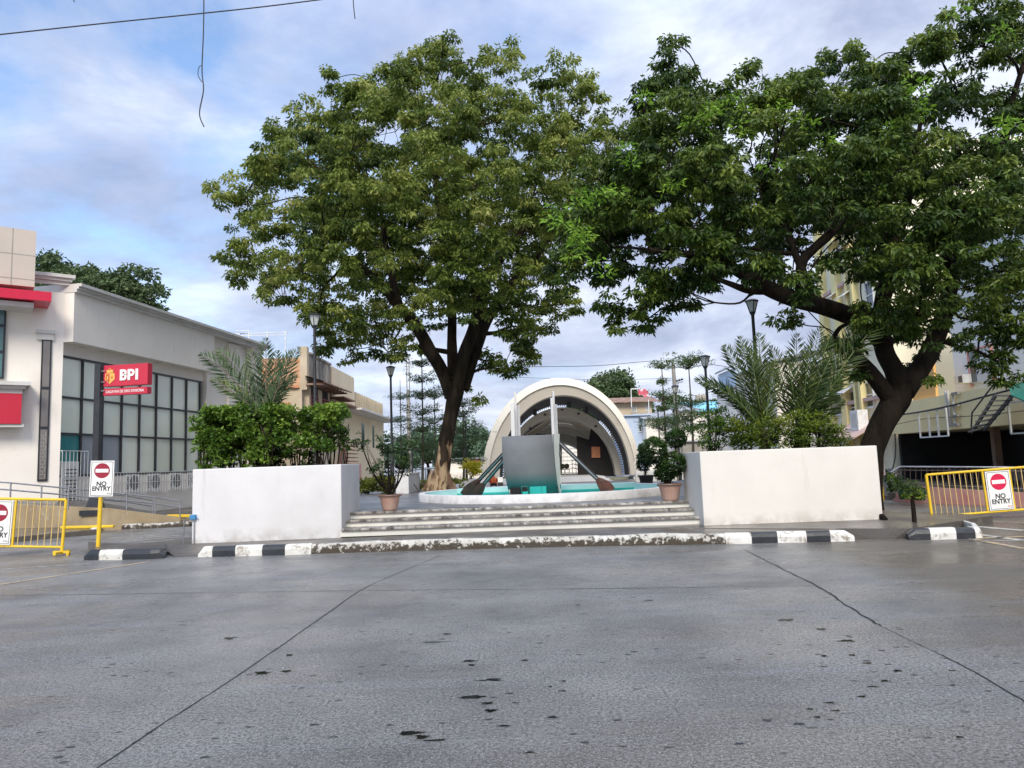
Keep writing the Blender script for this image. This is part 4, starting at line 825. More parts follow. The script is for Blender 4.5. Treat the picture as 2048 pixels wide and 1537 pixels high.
# ------------------------------------------------------------------ hedges and shrubs
def hedge_block(name, label, xa, xb, ya, yb, z0, z1, lm, dens, L, W, stems=True, group=None, thin=.0, ncl=22, cat='hedge'):
    t = thing(name, label, cat, ((xa+xb)/2, (ya+yb)/2, z0), group); C = []; T = []; b = MB()
    vol = (xb-xa)*(yb-ya)*(z1-z0); n = int(dens*vol)
    for _ in range(n):
        p = Vector((random.uniform(xa, xb), random.uniform(ya, yb), z0+(z1-z0)*random.random()**.75))
        f = (p.z-z0)/(z1-z0)
        if f < .32 and random.random() < .8-f*1.6 and stems: continue
        if n3(p, 2.6, 4) < -.12+thin*(1-f): continue
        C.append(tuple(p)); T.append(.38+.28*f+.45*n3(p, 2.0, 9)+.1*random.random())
    if stems:
        for _ in range(int((xb-xa)*10)):
            x = random.uniform(xa, xb); y = random.uniform(ya, yb)
            for k in range(3):
                b.tube(smooth_path([(x, y, z0-.05), (x+random.uniform(-.1, .1), y+random.uniform(-.1, .1), z0+(z1-z0)*.3), (min(xb, max(xa, x+random.uniform(-.25, .25))), y+random.uniform(-.15, .15), z0+(z1-z0)*.75)], 3), lin(.016, .005, 7), 4, cap=False)
        b.build('stems', M['bark'], t)
    clumps('foliage', LM[lm], C, np.array(T), ncl, .10, L, W, t, droop=.2); return t
zt_ = PT-.06
h1x0 = at(408, 850, 16.1).x; h1x1 = at(562, 850, 16.1).x; h2x0 = at(566, 850, 16.1).x; h2x1 = at(684, 850, 16.1).x; hz_ = at(500, 818, 16.0).z
random.seed(5)
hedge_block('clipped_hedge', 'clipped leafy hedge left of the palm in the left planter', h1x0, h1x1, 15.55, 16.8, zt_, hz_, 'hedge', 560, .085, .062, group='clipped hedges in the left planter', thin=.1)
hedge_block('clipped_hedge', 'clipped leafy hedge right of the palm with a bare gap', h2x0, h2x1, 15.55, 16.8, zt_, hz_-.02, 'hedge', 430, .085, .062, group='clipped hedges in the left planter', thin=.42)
a = at(725, 962, 26); c = at(790, 985, 26)
hedge_block('low_hedge', 'low olive hedge beyond the left flowerpot', at(706, 970, 26.5).x, at(788, 970, 26.5).x, 26.4, 27.2, .588, at(740, 958, 26.5).z, 'low', 260, .09, .05, False, 'low hedges on the plaza', ncl=30)
hedge_block('low_hedge', 'low olive hedge left of the big trunk behind the tripod', at(818, 970, 29.6).x, at(868, 970, 29.6).x, 29.3, 30.0, .588, at(845, 961, 29.6).z, 'low', 260, .09, .05, False, 'low hedges on the plaza', ncl=30)
hedge_block('low_hedge', 'low olive hedge between the big trunk and the yellow bush', at(898, 970, 29.6).x, at(930, 970, 29.6).x, 29.3, 30.0, .588, at(915, 960, 29.6).z, 'low', 260, .09, .05, False, 'low hedges on the plaza', ncl=30)
def shrub(label, px, py, rpx, Y, lm, n, L=.08, W=.03, h=1.0, zb=None, name='shrub', group='loose shrubs in the right planter', ncl=16):
    zb = PT-.06 if zb is None else zb; c = at(px, py, Y); r = rpx/FPX*Y; t = thing(name, label, 'shrub', (c.x, Y, zb), group); C = []; T = []; b = MB()
    for _ in range(n):
        d = Vector(rng.normal(size=3)).normalized()*r*random.uniform(.3, 1.08); p = Vector((c.x+d.x, Y+d.y*.8, c.z+d.z*h))
        if p.z < zb+.06: continue
        if n3(p, 3, 2) < -.15: continue
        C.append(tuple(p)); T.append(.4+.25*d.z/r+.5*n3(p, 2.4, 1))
        if random.random() < .09: b.tube([(c.x+random.uniform(-.12, .12), Y+random.uniform(-.08, .08), zb-.03), (c.x+d.x*.4, Y+d.y*.4, (zb+p.z)/2), tuple(p)], [.014, .010, .004], 4, cap=False)
    b.build('stems', M['bark'], t); clumps('foliage', LM[lm], C, np.array(T), ncl, .11, L, W, t, droop=.1, up=.15); return t
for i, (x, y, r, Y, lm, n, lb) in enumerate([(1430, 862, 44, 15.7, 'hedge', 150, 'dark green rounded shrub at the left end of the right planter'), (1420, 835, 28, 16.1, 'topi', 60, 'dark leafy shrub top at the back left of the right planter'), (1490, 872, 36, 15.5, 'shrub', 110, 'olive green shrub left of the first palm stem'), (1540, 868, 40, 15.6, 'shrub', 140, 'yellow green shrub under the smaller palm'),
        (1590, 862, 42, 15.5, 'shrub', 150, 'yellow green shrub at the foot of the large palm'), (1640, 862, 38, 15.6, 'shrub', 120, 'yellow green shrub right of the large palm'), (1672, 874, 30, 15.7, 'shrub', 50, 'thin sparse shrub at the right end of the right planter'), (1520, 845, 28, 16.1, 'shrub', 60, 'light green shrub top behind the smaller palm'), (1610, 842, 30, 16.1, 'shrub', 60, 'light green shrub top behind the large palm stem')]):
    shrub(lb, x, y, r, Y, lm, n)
shrub('glossy yellow green bush in a white box left of the shell', 943, 938, 19, 33, 'gold', 90, .16, .05, .9, .9, 'yellow_bush', None, 14)
a = at(925, 950, 33); c = at(958, 975, 33)
# ------------------------------------------------------------------ palms
def palm(label, bx, by, Yc, fronds, lm, seed, stem=.35, zb=None):
    random.seed(seed); zb = PT-.06 if zb is None else zb; o = at(bx, by, Yc); t = thing('date_palm', label, 'palm', (o.x, Yc, zb))
    b = MB(); b.tube([(o.x, Yc, zb-.05), (o.x, Yc, o.z-.05), (o.x, Yc, o.z+.1)], [.13, .12, .07], 10, wob=.3); b.build('trunk', M['bark_light'], t)
    rb = MB(); B = []; D = []; Ls = []; Ws = []; T = []
    for tx, ty, dy, sag in fronds:
        e = at(tx, ty, Yc+dy); d = e-o; n = 31; rise = Vector((0, 0, 1))*sag*d.length
        P = [o+d*f+rise*(4*f*(1-f)) for f in [i/(n-1) for i in range(n)]]; rb.tube(P[::3]+[P[-1]], lin(.022, .004, len(P[::3])+1), 5, cap=False)
        Ltot = d.length; tint = random.uniform(.25, .75)
        for i in range(3, n):
            f = i/(n-1); tt = (P[i]-P[i-1]).normalized(); side = tt.cross(Vector((0, -.75, .65))).normalized(); upn = side.cross(tt)
            if f < .16: continue
            l_ = .35*Ltot**.5*(math.sin(math.pi*min(1, .18+f*.8))**.6)*(.9 if f < .93 else .75)
            for s_ in (-1, 1):
                for q in (0, .5) if i % 2 else (0,):
                    base = P[i-1].lerp(P[i], q); dd = tt*random.uniform(.95, 1.15)+side*s_*random.uniform(.75, .9)+upn*random.uniform(.1, .45)+Vector((0, 0, -.12))
                    B.append(tuple(base)); D.append(tuple(dd)); Ls.append(l_*random.uniform(.85, 1.1)); Ws.append(.03); T.append(tint+random.uniform(-.2, .2))
    rb.build('frond_ribs', M['bark_light'] if lm == 'palm' else M['frond'], t)
    leaves('fronds', LM[lm], np.array(B), np.array(D), np.array(Ls), np.array(Ws), np.array(T), t, fold=.15); return t
M['frond'] = mat('frond_rib', (.10, .15, .04), None, .5, 1, 0)
palm('grey green date palm rising between the two clipped hedges', 532, 846, 16.3, [(398, 708, -.2, .10), (432, 700, .3, .12), (420, 760, -.4, .08), (532, 674, .1, .02), (556, 700, .5, .02), (600, 693, .2, .02), (596, 752, -.4, .04), (500, 700, .6, .03), (470, 790, -.5, .06), (585, 700, -.5, .03)], 'palm', 3)
palm('smaller date palm leaning left over the right planter', 1528, 868, 15.7, [(1388, 762, -.5, .13), (1400, 768, .1, .12), (1446, 690, .3, .08), (1478, 672, .4, .06), (1517, 664, .2, .04), (1440, 780, -.6, .10), (1550, 720, -.5, .03), (1500, 700, -.3, .05)], 'palm2', 4)
palm('large dark date palm in the middle of the right planter', 1600, 872, 15.9, [(1592, 664, .1, .01), (1572, 700, -.5, .02), (1640, 652, .4, .03), (1662, 668, -.2, .04), (1722, 652, .2, .08), (1772, 628, -.1, .05), (1690, 745, -.5, .06), (1690, 800, .2, .05), (1540, 690, .3, .05), (1660, 720, -.6, .05), (1620, 690, -.6, .02), (1712, 700, .5, .07), (1480, 690, .5, .08)], 'palm2', 5)
# ------------------------------------------------------------------ potted topiaries
def topiary(label, px, py, Y, zb, balls, potr, potm, lm='topi', dens=26, stemx=0, loose=0):
    t = thing('potted_topiary', label, 'potted plant', (at(px, py, Y).x, Y, zb), 'potted plants on the plaza'); o = Vector((at(px, py, Y).x, Y, zb)); h = potr*1.5
    b = MB(); b.lathe(o, [(0.001, .0), (potr*.62, 0), (potr*.66, h*.10), (potr*.72, h*.13), (potr*.93, h*.86), (potr*.97, h*.88)], 28); b.build('pot', M[potm], t)
    b = MB(); b.lathe(o, [(potr*.96, h*.87), (potr*1.08, h*.88), (potr*1.10, h), (potr*.98, h), (potr*.92, h*.9)], 28); b.build('rim', M['pot_rim' if potm == 'terra' else potm], t)
    b = MB(); b.lathe(o, [(potr*.95, h*.88), (.01, h*.92)], 20); b.build('soil', M['soil'], t)
    s = MB(); C = []; T = []; out = []
    for bx, by, br_, dy in balls:
        c = at(bx, by, Y+dy); r = br_/FPX*Y; st0 = o+Vector((random.uniform(-.05, .05), 0, h*.9))
        s.tube(smooth_path([st0, (st0+c)/2+Vector(((c.x-o.x)*.15, 0, -.05)), c], 4), lin(.028, .012, 9), 6)
        for _ in range(4): e = c+Vector(rng.normal(size=3)).normalized()*r*.9; s.tube([st0+Vector((random.uniform(-.06, .06), random.uniform(-.06, .06), 0)), (st0+c)/2+Vector([random.uniform(-.12, .12) for _ in range(3)]), e], [.010, .008, .003], 4, cap=False)
        for _ in range(int(dens*r*r*60)):
            d = Vector(rng.normal(size=3)).normalized(); rr = r*(random.uniform(.80, 1.0) if loose == 0 else random.uniform(.5, 1.15)); p = c+d*rr
            if loose and n3(p, 3.5, 3) < .0: continue
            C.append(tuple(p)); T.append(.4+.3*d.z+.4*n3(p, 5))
    s.build('stems', M['bark'], t); clumps('foliage', LM[lm], C, np.array(T), 12, .035, .05, .03, t, droop=0); return t
random.seed(9)
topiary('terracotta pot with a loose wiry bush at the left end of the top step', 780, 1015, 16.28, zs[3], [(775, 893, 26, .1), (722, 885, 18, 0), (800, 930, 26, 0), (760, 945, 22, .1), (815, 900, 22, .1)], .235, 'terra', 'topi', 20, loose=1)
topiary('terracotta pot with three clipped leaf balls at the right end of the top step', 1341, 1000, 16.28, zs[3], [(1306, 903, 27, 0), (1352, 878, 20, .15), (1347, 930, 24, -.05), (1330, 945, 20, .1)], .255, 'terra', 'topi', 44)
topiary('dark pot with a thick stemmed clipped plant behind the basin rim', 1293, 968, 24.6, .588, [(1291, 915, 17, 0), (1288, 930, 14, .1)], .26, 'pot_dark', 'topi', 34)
# ------------------------------------------------------------------ lettering
def text(s, size, F, mt, parent, name='lettering', ext=.004, bold=0.0, align='CENTER', sx=1.0, space=1.0):
    cu = bpy.data.curves.new('lettering', 'FONT'); cu.body = s; cu.size = size; cu.extrude = ext; cu.offset = bold; cu.align_x = align; cu.align_y = 'CENTER'; cu.space_character = space
    o = bpy.data.objects.new('tmp', cu); col.objects.link(o); bpy.context.view_layer.update()
    me = bpy.data.meshes.new_from_object(o.evaluated_get(bpy.context.evaluated_depsgraph_get())); bpy.data.objects.remove(o)
    # text lies in local x-y: map to x (right) and z (up), facing -y
    me.transform(F @ Matrix(((sx, 0, 0, 0), (0, 0, -1, 0), (0, 1, 0, 0), (0, 0, 0, 1)))); me.name = name; me.materials.clear()
    return link_mesh(name, me, M[mt], parent)
def no_entry(t, F, w_, h_, disc, ink='ink', name='sign_plate', parent=None, small='RTA', scol='ink', pole_out=None):
    # plate in frame F: x right, z up, centre at origin, front at y = -
    b = MB(F); b.box(-w_/2, w_/2, -.006, .006, -h_/2, h_/2); pl = b.build(name, M['sign_white'], t, bevel=.004)
    b = MB(F); e = .008; q = w_/2-.022; r = h_/2-.022
    for x0, x1, z0, z1 in ((-q, q, r-e, r), (-q, q, -r, -r+e), (-q, -q+e, -r+e, r-e), (q-e, q, -r+e, r-e)): b.box(x0, x1, -.0095, -.0062, z0, z1)
    b.build('border_line', M['ink'], pl)
    zc = h_*.22; rd = w_*.33; n = 40
    vs = [(rd*math.cos(2*math.pi*i/n), -.009, zc+rd*math.sin(2*math.pi*i/n)) for i in range(n)]
    b = MB(F); b.add(vs+[(v[0], -.0062, v[2]) for v in vs], [tuple(range(n))]+[(i, (i+1) % n, n+(i+1) % n, n+i) for i in range(n)]); b.build('disc', M[disc], pl)
    b = MB(F); b.box(-rd*.82, rd*.82, -.0125, -.0092, zc-rd*.24, zc+rd*.24); b.build('bar', M['sign_white'], pl)
    for s_, z in (('NO', -.15), ('ENTRY', -.285)): text(s_, w_*.27, F @ Matrix.Translation((0, -.0085, h_*z)), 'ink', pl, ext=.002, bold=.0035, sx=.92 if len(s_) > 2 else 1)
    text(small, w_*.09, F @ Matrix.Translation((w_*.33, -.0085, -h_*.42)), scol, pl, ext=.001)
    return pl
def fr_at(p, yaw=0, roll=0): return Matrix.Translation(p) @ Matrix.Rotation(yaw, 4, 'Z') @ Matrix.Rotation(roll, 4, 'Y')
# sign post at left
p0 = gr(196, 1094, .165); Yp = p0.y; p1 = at(205, 928, Yp)
t = thing('no_entry_sign', 'white no entry sign on a leaning yellow pole in the left kerb island', 'road sign', p0)
b = MB(); b.tube([p0-Vector((0, 0, .1)), p1], .042, 10); b.build('pole', M['yellow'], t)
c = at(206.5, 957.5, Yp); no_entry(t, fr_at(c+Vector((0, -.05, 0)), R(6), math.atan2(p1.x-p0.x, p1.z-p0.z)*.9), .455, .715, 'maroon')
# yellow barriers
def barrier(label, x_post, side, Y, topz, botz, length, sign_x, disc, lean, yaw=0, bars=.078, foot=True, small='RTA', scol='ink'):
    F = Matrix.Translation((x_post, Y, 0)) @ Matrix.Rotation(yaw, 4, 'Z') @ Matrix.Rotation(lean, 4, 'Y')
    t = thing('steel_barrier', label, 'barrier', (x_post, Y, 0), 'yellow no entry barriers')
    s = side; L_ = length
    b = MB(F); b.tube([(0, 0, .03), (0, 0, topz)], .030, 10); b.tube([(s*L_, 0, .03), (s*L_, 0, topz)], .030, 10); b.tube([(0, 0, topz), (s*L_, 0, topz)], .027, 10); b.tube([(0, 0, botz), (s*L_, 0, botz)], .024, 10)
    for x in (sign_x-.29, sign_x+.29): b.bar((s*x, 0, botz), (s*x, 0, topz), .035)
    b.build('frame', M['yellow'], t)
    x = bars; k = 0
    while x < L_-.03 and k < 90:
        if abs(x-sign_x) > .28: b = MB(F); b.tube([(s*x, 0, botz), (s*x, 0, topz)], .0085, 6); b.build('bar', M['bar_paint'], t)
        x += bars*1.25; k += 1
    if foot:
        for xx in (0, s*L_):
            b = MB(F); b.box(xx-.03, xx+.03, -.26, .26, .05, .09); b.box(xx-.16, xx+.16, -.03, .03, .055, .095)
            for i in (-.13, .13): b.tube([(xx+i, -.03, .03), (xx+i, .03, .03)], .028, 8)
            b.build('foot', M['yellow'], t)
    h_ = (topz-botz)*.93; pl = no_entry(t, F @ Matrix.Translation((s*sign_x, -.035, (topz+botz)/2)), .52, h_, disc, small=small, scol=scol)
    return t
M['bar_paint'] = mat('pale_yellow_bar', (.72, .50, .16), (.62, .45, .18), .5, 6, .05, 60)
g0 = gr(118, 1112); Yb = g0.y; tz = at(127, 1000, Yb).z
barrier('yellow barrier with no entry plate cut by the left edge of the photo', at(125, 1050, Yb).x, -1, Yb, tz, at(118, 1095, Yb).z, 2.4, 1.28, 'maroon', R(3.0), R(2), .105)
g0 = gr(1863, 1043); Yb = g0.y; tz = at(1858, 950, Yb).z
barrier('yellow barrier with no entry plate standing before the pink ramp wall', at(1861, 1000, Yb).x, 1, Yb, tz, at(1864, 1034, Yb).z, 2.7, at(2001, 1000, Yb).x-at(1861, 1000, Yb).x, 'crimson', R(-2.5), R(0), .097, foot=False, small='RTA', scol='crimson')
# tap and pipes at the left planter corner
t = thing('water_tap', 'thin grey pipe with blue tap at the left planter corner', 'tap', (LX0, LY-.1, .13))
b = MB(); b.tube([(LX0+.06, LY-.03, .14), (LX0+.06, LY-.03, .66)], .012, 6); b.tube([(LX0-.22, LY+.1, .12), (LX0-.20, LY+.1, .58), (LX0-.14, LY+.08, .64), (LX0+.03, LY-.03, .66)], .012, 6); b.build('pipe', M['steel'], t)
M['tap_blue'] = mat('blue_tape', (.05, .22, .42), None, .5, 1, 0)
b = MB(); b.box(LX0-.02, LX0+.10, LY-.075, LY-.005, .61, .71); b.bar((LX0+.10, LY-.04, .66), (LX0+.15, LY-.05, .62), .02); b.build('tap_body', M['tap_blue'], t, bevel=.01)
# ------------------------------------------------------------------ bank building at left
M['blind_dim'] = mat('dim_blind_pane', (.25, .28, .30), (.30, .33, .35), .10, .35, 0, spec=.8)
O = Vector((-14.9, 24, 0)); u = Vector((.134, .991, 0)); F = frame(O, u)      # x = along the street, -y = towards the street
bk = thing('bank_building', 'white bank building with dark framed window wall and red canopy at left', 'building', tuple(O))
ztop = at(126, 572, 24).z; L1 = 8.7; LE = 13.4; wz0, wz1 = 1.62, 5.62
b = MB(F)
b.box(0, L1, .14, 12, 0, wz0-.04); b.box(0, L1, .14, 12, wz1+.04, 6.06); b.box(L1, LE, .0, 12, 0, ztop-.25); b.box(0, L1, .9, 12, wz0-.04, wz1+.04)
b.box(.0, L1, -.35, 12, 6.06, ztop-.25)
b.build('wall', M['wall_white'], bk)
b = MB(F); b.box(-.02, LE+.1, -.45, 12, ztop-.25, ztop-.14); b.box(-.02, LE+.15, -.52, 12, ztop-.14, ztop-.06); b.box(-.02, LE+.2, -.62, 12, ztop-.06, ztop+.04); b.build('cornice', M['trim'], bk)
b = MB(F)
for i in range(8): b.box(.9+i*1.05, 1.1+i*1.05, -.02, .14, 6.04, 6.056)
b.build('soffit_light', M['white_metal'], bk)
# curtain wall: eight bays, three rows
wf = MB(F); nb = 8; zr = [wz0, 3.03, 4.25, wz1]; bw = (8.35-.0)/nb
for i in range(nb+1): x = i*bw+.02; wf.box(x+.015, x+.085, .12, .24, wz0, wz1)
for z in zr: wf.box(.02, 8.47, .13, .25, z-.036, z+.036)
wo = wf.build('window', M['black'], bk)
for i in range(nb):
    for j in range(3):
        b = MB(F); b.box(i*bw+.106, (i+1)*bw+.034, .19, .21, zr[j]+.037, zr[j+1]-.037)
        b.build('pane', M['glass_teal'] if (i == 0 and j == 0) else M['blind_dim'] if (j == 0 and i in (1, 2)) else M['glass_pale'], wo)
b = MB(F); b.box(8.5, 9.2, .28, .4, 3.0, wz1); b.build('side_window', M['glass_dark'], bk)
b = MB(F)
b.bar((8.5, -.05, 3.0), (8.5, -.05, 3.9), .035); b.bar((8.5, -.05, 3.9), (9.25, -.05, 3.15), .035); b.bar((9.25, -.05, 3.15), (9.25, -.05, 2.6), .035); b.bar((8.5, -.05, 3.45), (9.25, -.05, 2.75), .03); b.build('stair_rail', M['white_metal'], bk)
b = MB(F); b.box(10.4, 11.5, -.12, 0, 0, ztop-.3); b.box(12.3, LE, -.25, 0, 0, ztop-.45); b.box(12.25, LE+.05, -.32, .5, ztop-.45, ztop-.25); b.build('pilaster', M['wall_white'], bk)
# chamfered entrance wing, facing the corner
ux = Vector((-.8, -.6, 0)); FE = frame(O, (-ux.x, -ux.y))        # x runs back towards the corner; wing spans x -5..0, -y is out to the crossing
b = MB(FE); b.box(-6, 0, 0, 5, 0, ztop-.25); b.build('entrance_wall', M['wall_white'], bk)
def ez(px, py, off=0.0):      # photo pixel on the entrance wall plane -> (x along the wall, z)
    d = ray(px, py); n = Vector((ux.y, -ux.x, 0)); n = n if n.dot(Vector((0, -1, 0))) > 0 else -n
    P0 = O+n*off; o = Vector((0, 0, EYE)); tt = (P0-o).dot(n)/d.dot(n); p = o+d*tt; return (p-O).dot(-ux), p.z
xa, za = ez(70, 667); xb, zb2 = ez(112, 667)
nsg = 1 if (FE.to_3x3() @ Vector((0, -1, 0))).y < 0 else -1
b = MB(FE)
def eb(x0, x1, o0, o1, z0, z1, mi=0): b.box(min(x0, x1), max(x0, x1), min(-nsg*o0, -nsg*o1), max(-nsg*o0, -nsg*o1), z0, z1, mi)
_, c0 = ez(130, 556); eb(-6, .12, 0, .14, c0-.28, c0-.16); eb(-6, .18, 0, .22, c0-.16, c0-.06); eb(-6, .26, 0, .30, c0-.06, c0+.05)
x0, z0 = ez(75, 676); x1, z1 = ez(108, 668); eb(x0-.02, x1, 0, .10, z0-.06, z1-.02); eb(x0-.05, x1+.03, 0, .15, z1-.02, z1+.08)
b.build('moulding', M['trim'], bk)
x0, z0 = ez(74, 963, .04); x1, z1 = ez(104, 680, .04)
b = MB(FE); eb(x0, x1, 0, .05, z0, z1); wn = b.build('narrow_window', M['black'], bk)
H_ = z1-z0
b = MB(FE); eb(x0+.045, x1-.045, .05, .056, z0+H_*.66, z1-.05); eb(x0+.045, x1-.045, .05, .056, z0+H_*.38, z0+H_*.64); eb(x0+.045, x1-.045, .05, .056, z0+.05, z0+H_*.36); b.build('pane', M['narrow_glass'] if 'narrow_glass' in M else M['glass_dark'], wn)
b = MB(FE)      # block-work screen behind the lowest pane
zz0 = z0+.08; k = 0
while zz0 < z0+H_*.34:
    eb(x0+.06, x1-.06, .057, .062, zz0, zz0+.016)
    xm = (x0+x1)/2+(.0 if k % 2 else .05); eb(xm-.008, xm+.008, .057, .062, zz0, zz0+.11); eb(x0+.07, x0+.08, .057, .062, zz0, zz0+.11); eb(x1-.08, x1-.07, .057, .062, zz0, zz0+.11)
    zz0 += .115; k += 1
b.build('screen_blocks', M['concrete'], wn)
# beige panel block, red canopy and sign boxes at the frame edge
b = MB(FE); x1, zt2 = ez(73, 463, .9); _, zb3 = ez(72, 562, .9)
o_ = .9
X1, Z1 = ez(73, 463, o_); _, Z0 = ez(73, 575, o_); eb(-6, X1, 0.02, o_, Z0, Z1); b.build('panel_block', M['tile_beige'], bk)
b = MB(FE)
for zz_ in (Z0+(Z1-Z0)*.12, Z0+(Z1-Z0)*.55): eb(-6, X1+.003, o_, o_+.004, zz_-.012, zz_+.012); eb(X1, X1+.004, .0, o_, zz_-.012, zz_+.012)
for q in (1, 2, 3, 4): xx = X1-q*.62; eb(xx-.012, xx+.012, o_, o_+.0045, Z0, Z1)
b.build('panel_joints', M['concrete'], bk)
b = MB(FE); X2, Zc = ez(103, 587, 1.2); _, Zd = ez(103, 604, 1.2); eb(-6, X2, .0, 1.25, Zd, Zc+.02); b.build('red_canopy', M['red'], bk)
b = MB(FE); X3, Ze = ez(68, 606, 1.0); eb(-6, X3, .0, 1.0, Ze-.15, Ze); b.build('canopy_soffit', M['trim'], bk)
b = MB(FE); X4, Zf = ez(14, 600, .12); _, Zg = ez(14, 758, .12); eb(-6, X4, 0, .10, Zg, Zf); wn2 = b.build('front_window', M['black'], bk)
b = MB(FE)
for q in range(3): eb(-6, X4-.06, .10, .11, Zg+(Zf-Zg)*q/3+.05, Zg+(Zf-Zg)*(q+1)/3-.05)
b.build('pane', M['glass_teal2'] if 'glass_teal2' in M else M['glass_teal'], wn2)
b = MB(FE); X5, Zh = ez(62, 765, .75); eb(-6, X5, 0, .75, Zh-.10, Zh+.02); eb(-6, X5-.12, 0, .62, Zh-.20, Zh-.10); eb(-6, X5-.2, 0, .5, Zh-.34, Zh-.20); b.build('ledge', M['trim'], bk)
b = MB(FE); X6, Zi = ez(44, 788, .55); _, Zj = ez(44, 848, .55); eb(-6, X6, .1, .55, Zj, Zi); b.build('red_sign_box', M['red_dark'], bk)
b = MB(FE); eb(-6, X6+.08, .1, .5, Zj-.10, Zj-.005); b.build('sign_tray', M['trim'], bk)
b = MB(F); b.box(6.9, 8.9, 3, 6, ztop, ztop+.55); b.build('roof_box', M['wall_white'], bk)
# air conditioners along the wall
def ac(label, s, z, w_=.85, h_=.62, cage=False):
    t = thing('air_conditioner', label, 'air conditioner', tuple(F @ Vector((s+w_/2, -.0, z))), 'air conditioners along the bank wall')
    b = MB(F); b.box(s, s+w_, .12, .42, z, z+h_); b.build('casing', M['white_metal'], t, bevel=.012)
    b = MB(F); c_ = (s+w_*.62, z+h_/2)
    for i in range(-5, 6):
        x = c_[0]+i*.045; hh = math.sqrt(max(0, .25**2-(i*.045)**2)); b.box(x-.012, x+.012, .113, .119, c_[1]-hh, c_[1]+hh)
    n = 28; vs = [(c_[0]+r_*math.cos(2*math.pi*k/n), .116, c_[1]+r_*math.sin(2*math.pi*k/n)) for r_ in (.25, .27) for k in range(n)]
    b.add(vs, [(k, (k+1) % n, n+(k+1) % n, n+k) for k in range(n)])
    b.build('fan_grille', M['dark_grille'], t)
    b = MB(F)
    for i in range(7): b.box(s+.04, s+w_*.22, .113, .119, z+.08+i*.07, z+.11+i*.07)
    b.build('louvre', M['dark_grille'], t)
    b = MB(F); b.box(s-.02, s+w_+.02, .10, .45, z-.05, z-.002); b.build('bracket', M['white_metal'], t)
M['dark_grille'] = mat('dark_grille', (.10, .10, .10), None, .6, 1, 0)
for i, (s_, lb) in enumerate([(3.45, 'white air conditioner on the bank wall, nearest the no entry sign'), (4.75, 'white air conditioner on the bank wall, second right of the no entry sign'), (6.2, 'white air conditioner on the bank wall, third right of the no entry sign'), (7.5, 'white air conditioner on the bank wall, nearest the left planter')]): ac(lb, s_, .98)
def cage(label, s0, s1, z0, z1):
    t = thing('security_cage', label, 'cage', tuple(F @ Vector(((s0+s1)/2, -.2, z0))), 'white barred cages along the bank wall'); b = MB(F)
    x = s0
    while x <= s1+.01: b.bar((x, -.05, z0), (x, -.05, z1), .014); x += .17
    for z in (z0, z0+(z1-z0)*.5, z1): b.bar((s0, -.05, z), (s1, -.05, z), .022)
    for x in (s0, s1):
        for z in (z0, z1): b.bar((x, -.05, z), (x, .44, z), .03)
    b.build('bars', M['white_metal'], t); return t
cage('tall white barred cage beside the bank corner', .05, 1.25, .70, 2.45)
cage('long low white barred cage around the outdoor units', 2.1, 8.4, .90, 1.68)
t = thing('outdoor_unit', 'tall white cabinet inside the barred cage at the bank corner', 'cabinet', tuple(F @ Vector((.6, .2, .7)))); b = MB(F); b.box(.2, .95, .05, .42, .7, 2.1); b.build('casing', M['white_metal'], t, bevel=.02)
b = MB(F)
for i in range(9): b.box(.3, .85, .04, .048, .85+i*.12, .89+i*.12)
b.build('louvre', M['dark_grille'], t)
# ramp: stained wall, rails, kerbs (left pavement)
lp = [gp(-60, 1096), gp(20, 1086), gp(100, 1078), gp(193, 1070), gp(205, 1058.5), gp(280, 1056), gp(379, 1052), gp(420, 1040), gp(470, 1020)]
b = MB(); b.prism(lp+[(-9, 45), (-24, 45), (-24, 18)], -.02, .13); tag(b.build('pavement', M['pave']), kind='structure')
kerb([(193, 1069), (205, 1060), (280, 1058.5), (330, 1056), (379, 1053.5), (420, 1045)], [W_, 'kerb_worn', 'kerb_worn', 'kerb_worn', 'kerb_worn'], h=.15, wd=.16)
t = thing('ramp_wall', 'brown stained concrete ramp wall in front of the bank', 'wall', tuple(gr(190, 1053, .13)))
A0 = gr(-60, 1062, .13); A1 = gr(25, 1058, .13); A2 = gr(215, 1052, .13); A3 = gr(361, 1043, .13)
hA = [at(-60, 1004, A0.y).z, at(25, 1009, A1.y).z, at(215, 1017, A2.y).z, .24]; pts = [A0, A1, A2, A3]; vs = []
for p, h in zip(pts, hA): vs += [(p.x, p.y, 0), (p.x, p.y, h), (p.x-.06, p.y+.18, h+.0), (p.x-.06, p.y+.18, 0)]
b = MB(); b.add(vs, [(i*4+j, i*4+(j+1) % 4, i*4+4+(j+1) % 4, i*4+4+j) for i in range(3) for j in range(4)]+[(0, 1, 2, 3), (12, 13, 14, 15)]); b.build('wall', M['ramp_conc'], t)
b = MB(); b.add([tuple(Vector((p.x-.06, p.y+.18, h-.03))) for p, h in zip(pts, hA)]+[(A3.x-1.6, A3.y+2.6, .20), (-13.5, 25, hA[2]-.05), (-15, 25, hA[1]), (-19, 21, hA[0])], [(0, 1, 6, 7), (1, 2, 5, 6), (2, 3, 4, 5)]); b.build('ramp_deck', M['pave'], t)
def rail(label, pts, hts, posts, parent_name='ramp_handrail'):
    t = thing(parent_name, label, 'handrail', tuple(pts[0]), 'steel handrails along the bank ramp')
    for hh in hts: b = MB(); b.tube([p+Vector((0, 0, hh)) for p in pts], .021, 8); b.build('rail', M['steel'], t)
    for p in posts: b = MB(); b.tube([p+Vector((0, 0, -.05)), p+Vector((0, 0, hts[0]))], .021, 8); b.build('post', M['steel'], t)
def onr(px, py, Y): return at(px, py, Y)
q = [at(-40, 1000, 19.4), at(82, 1015, 20.3), at(135, 1017, 20.9), at(252, 1024, 22.0), at(310, 1031, 22.6), at(360, 1037, 23.0)]
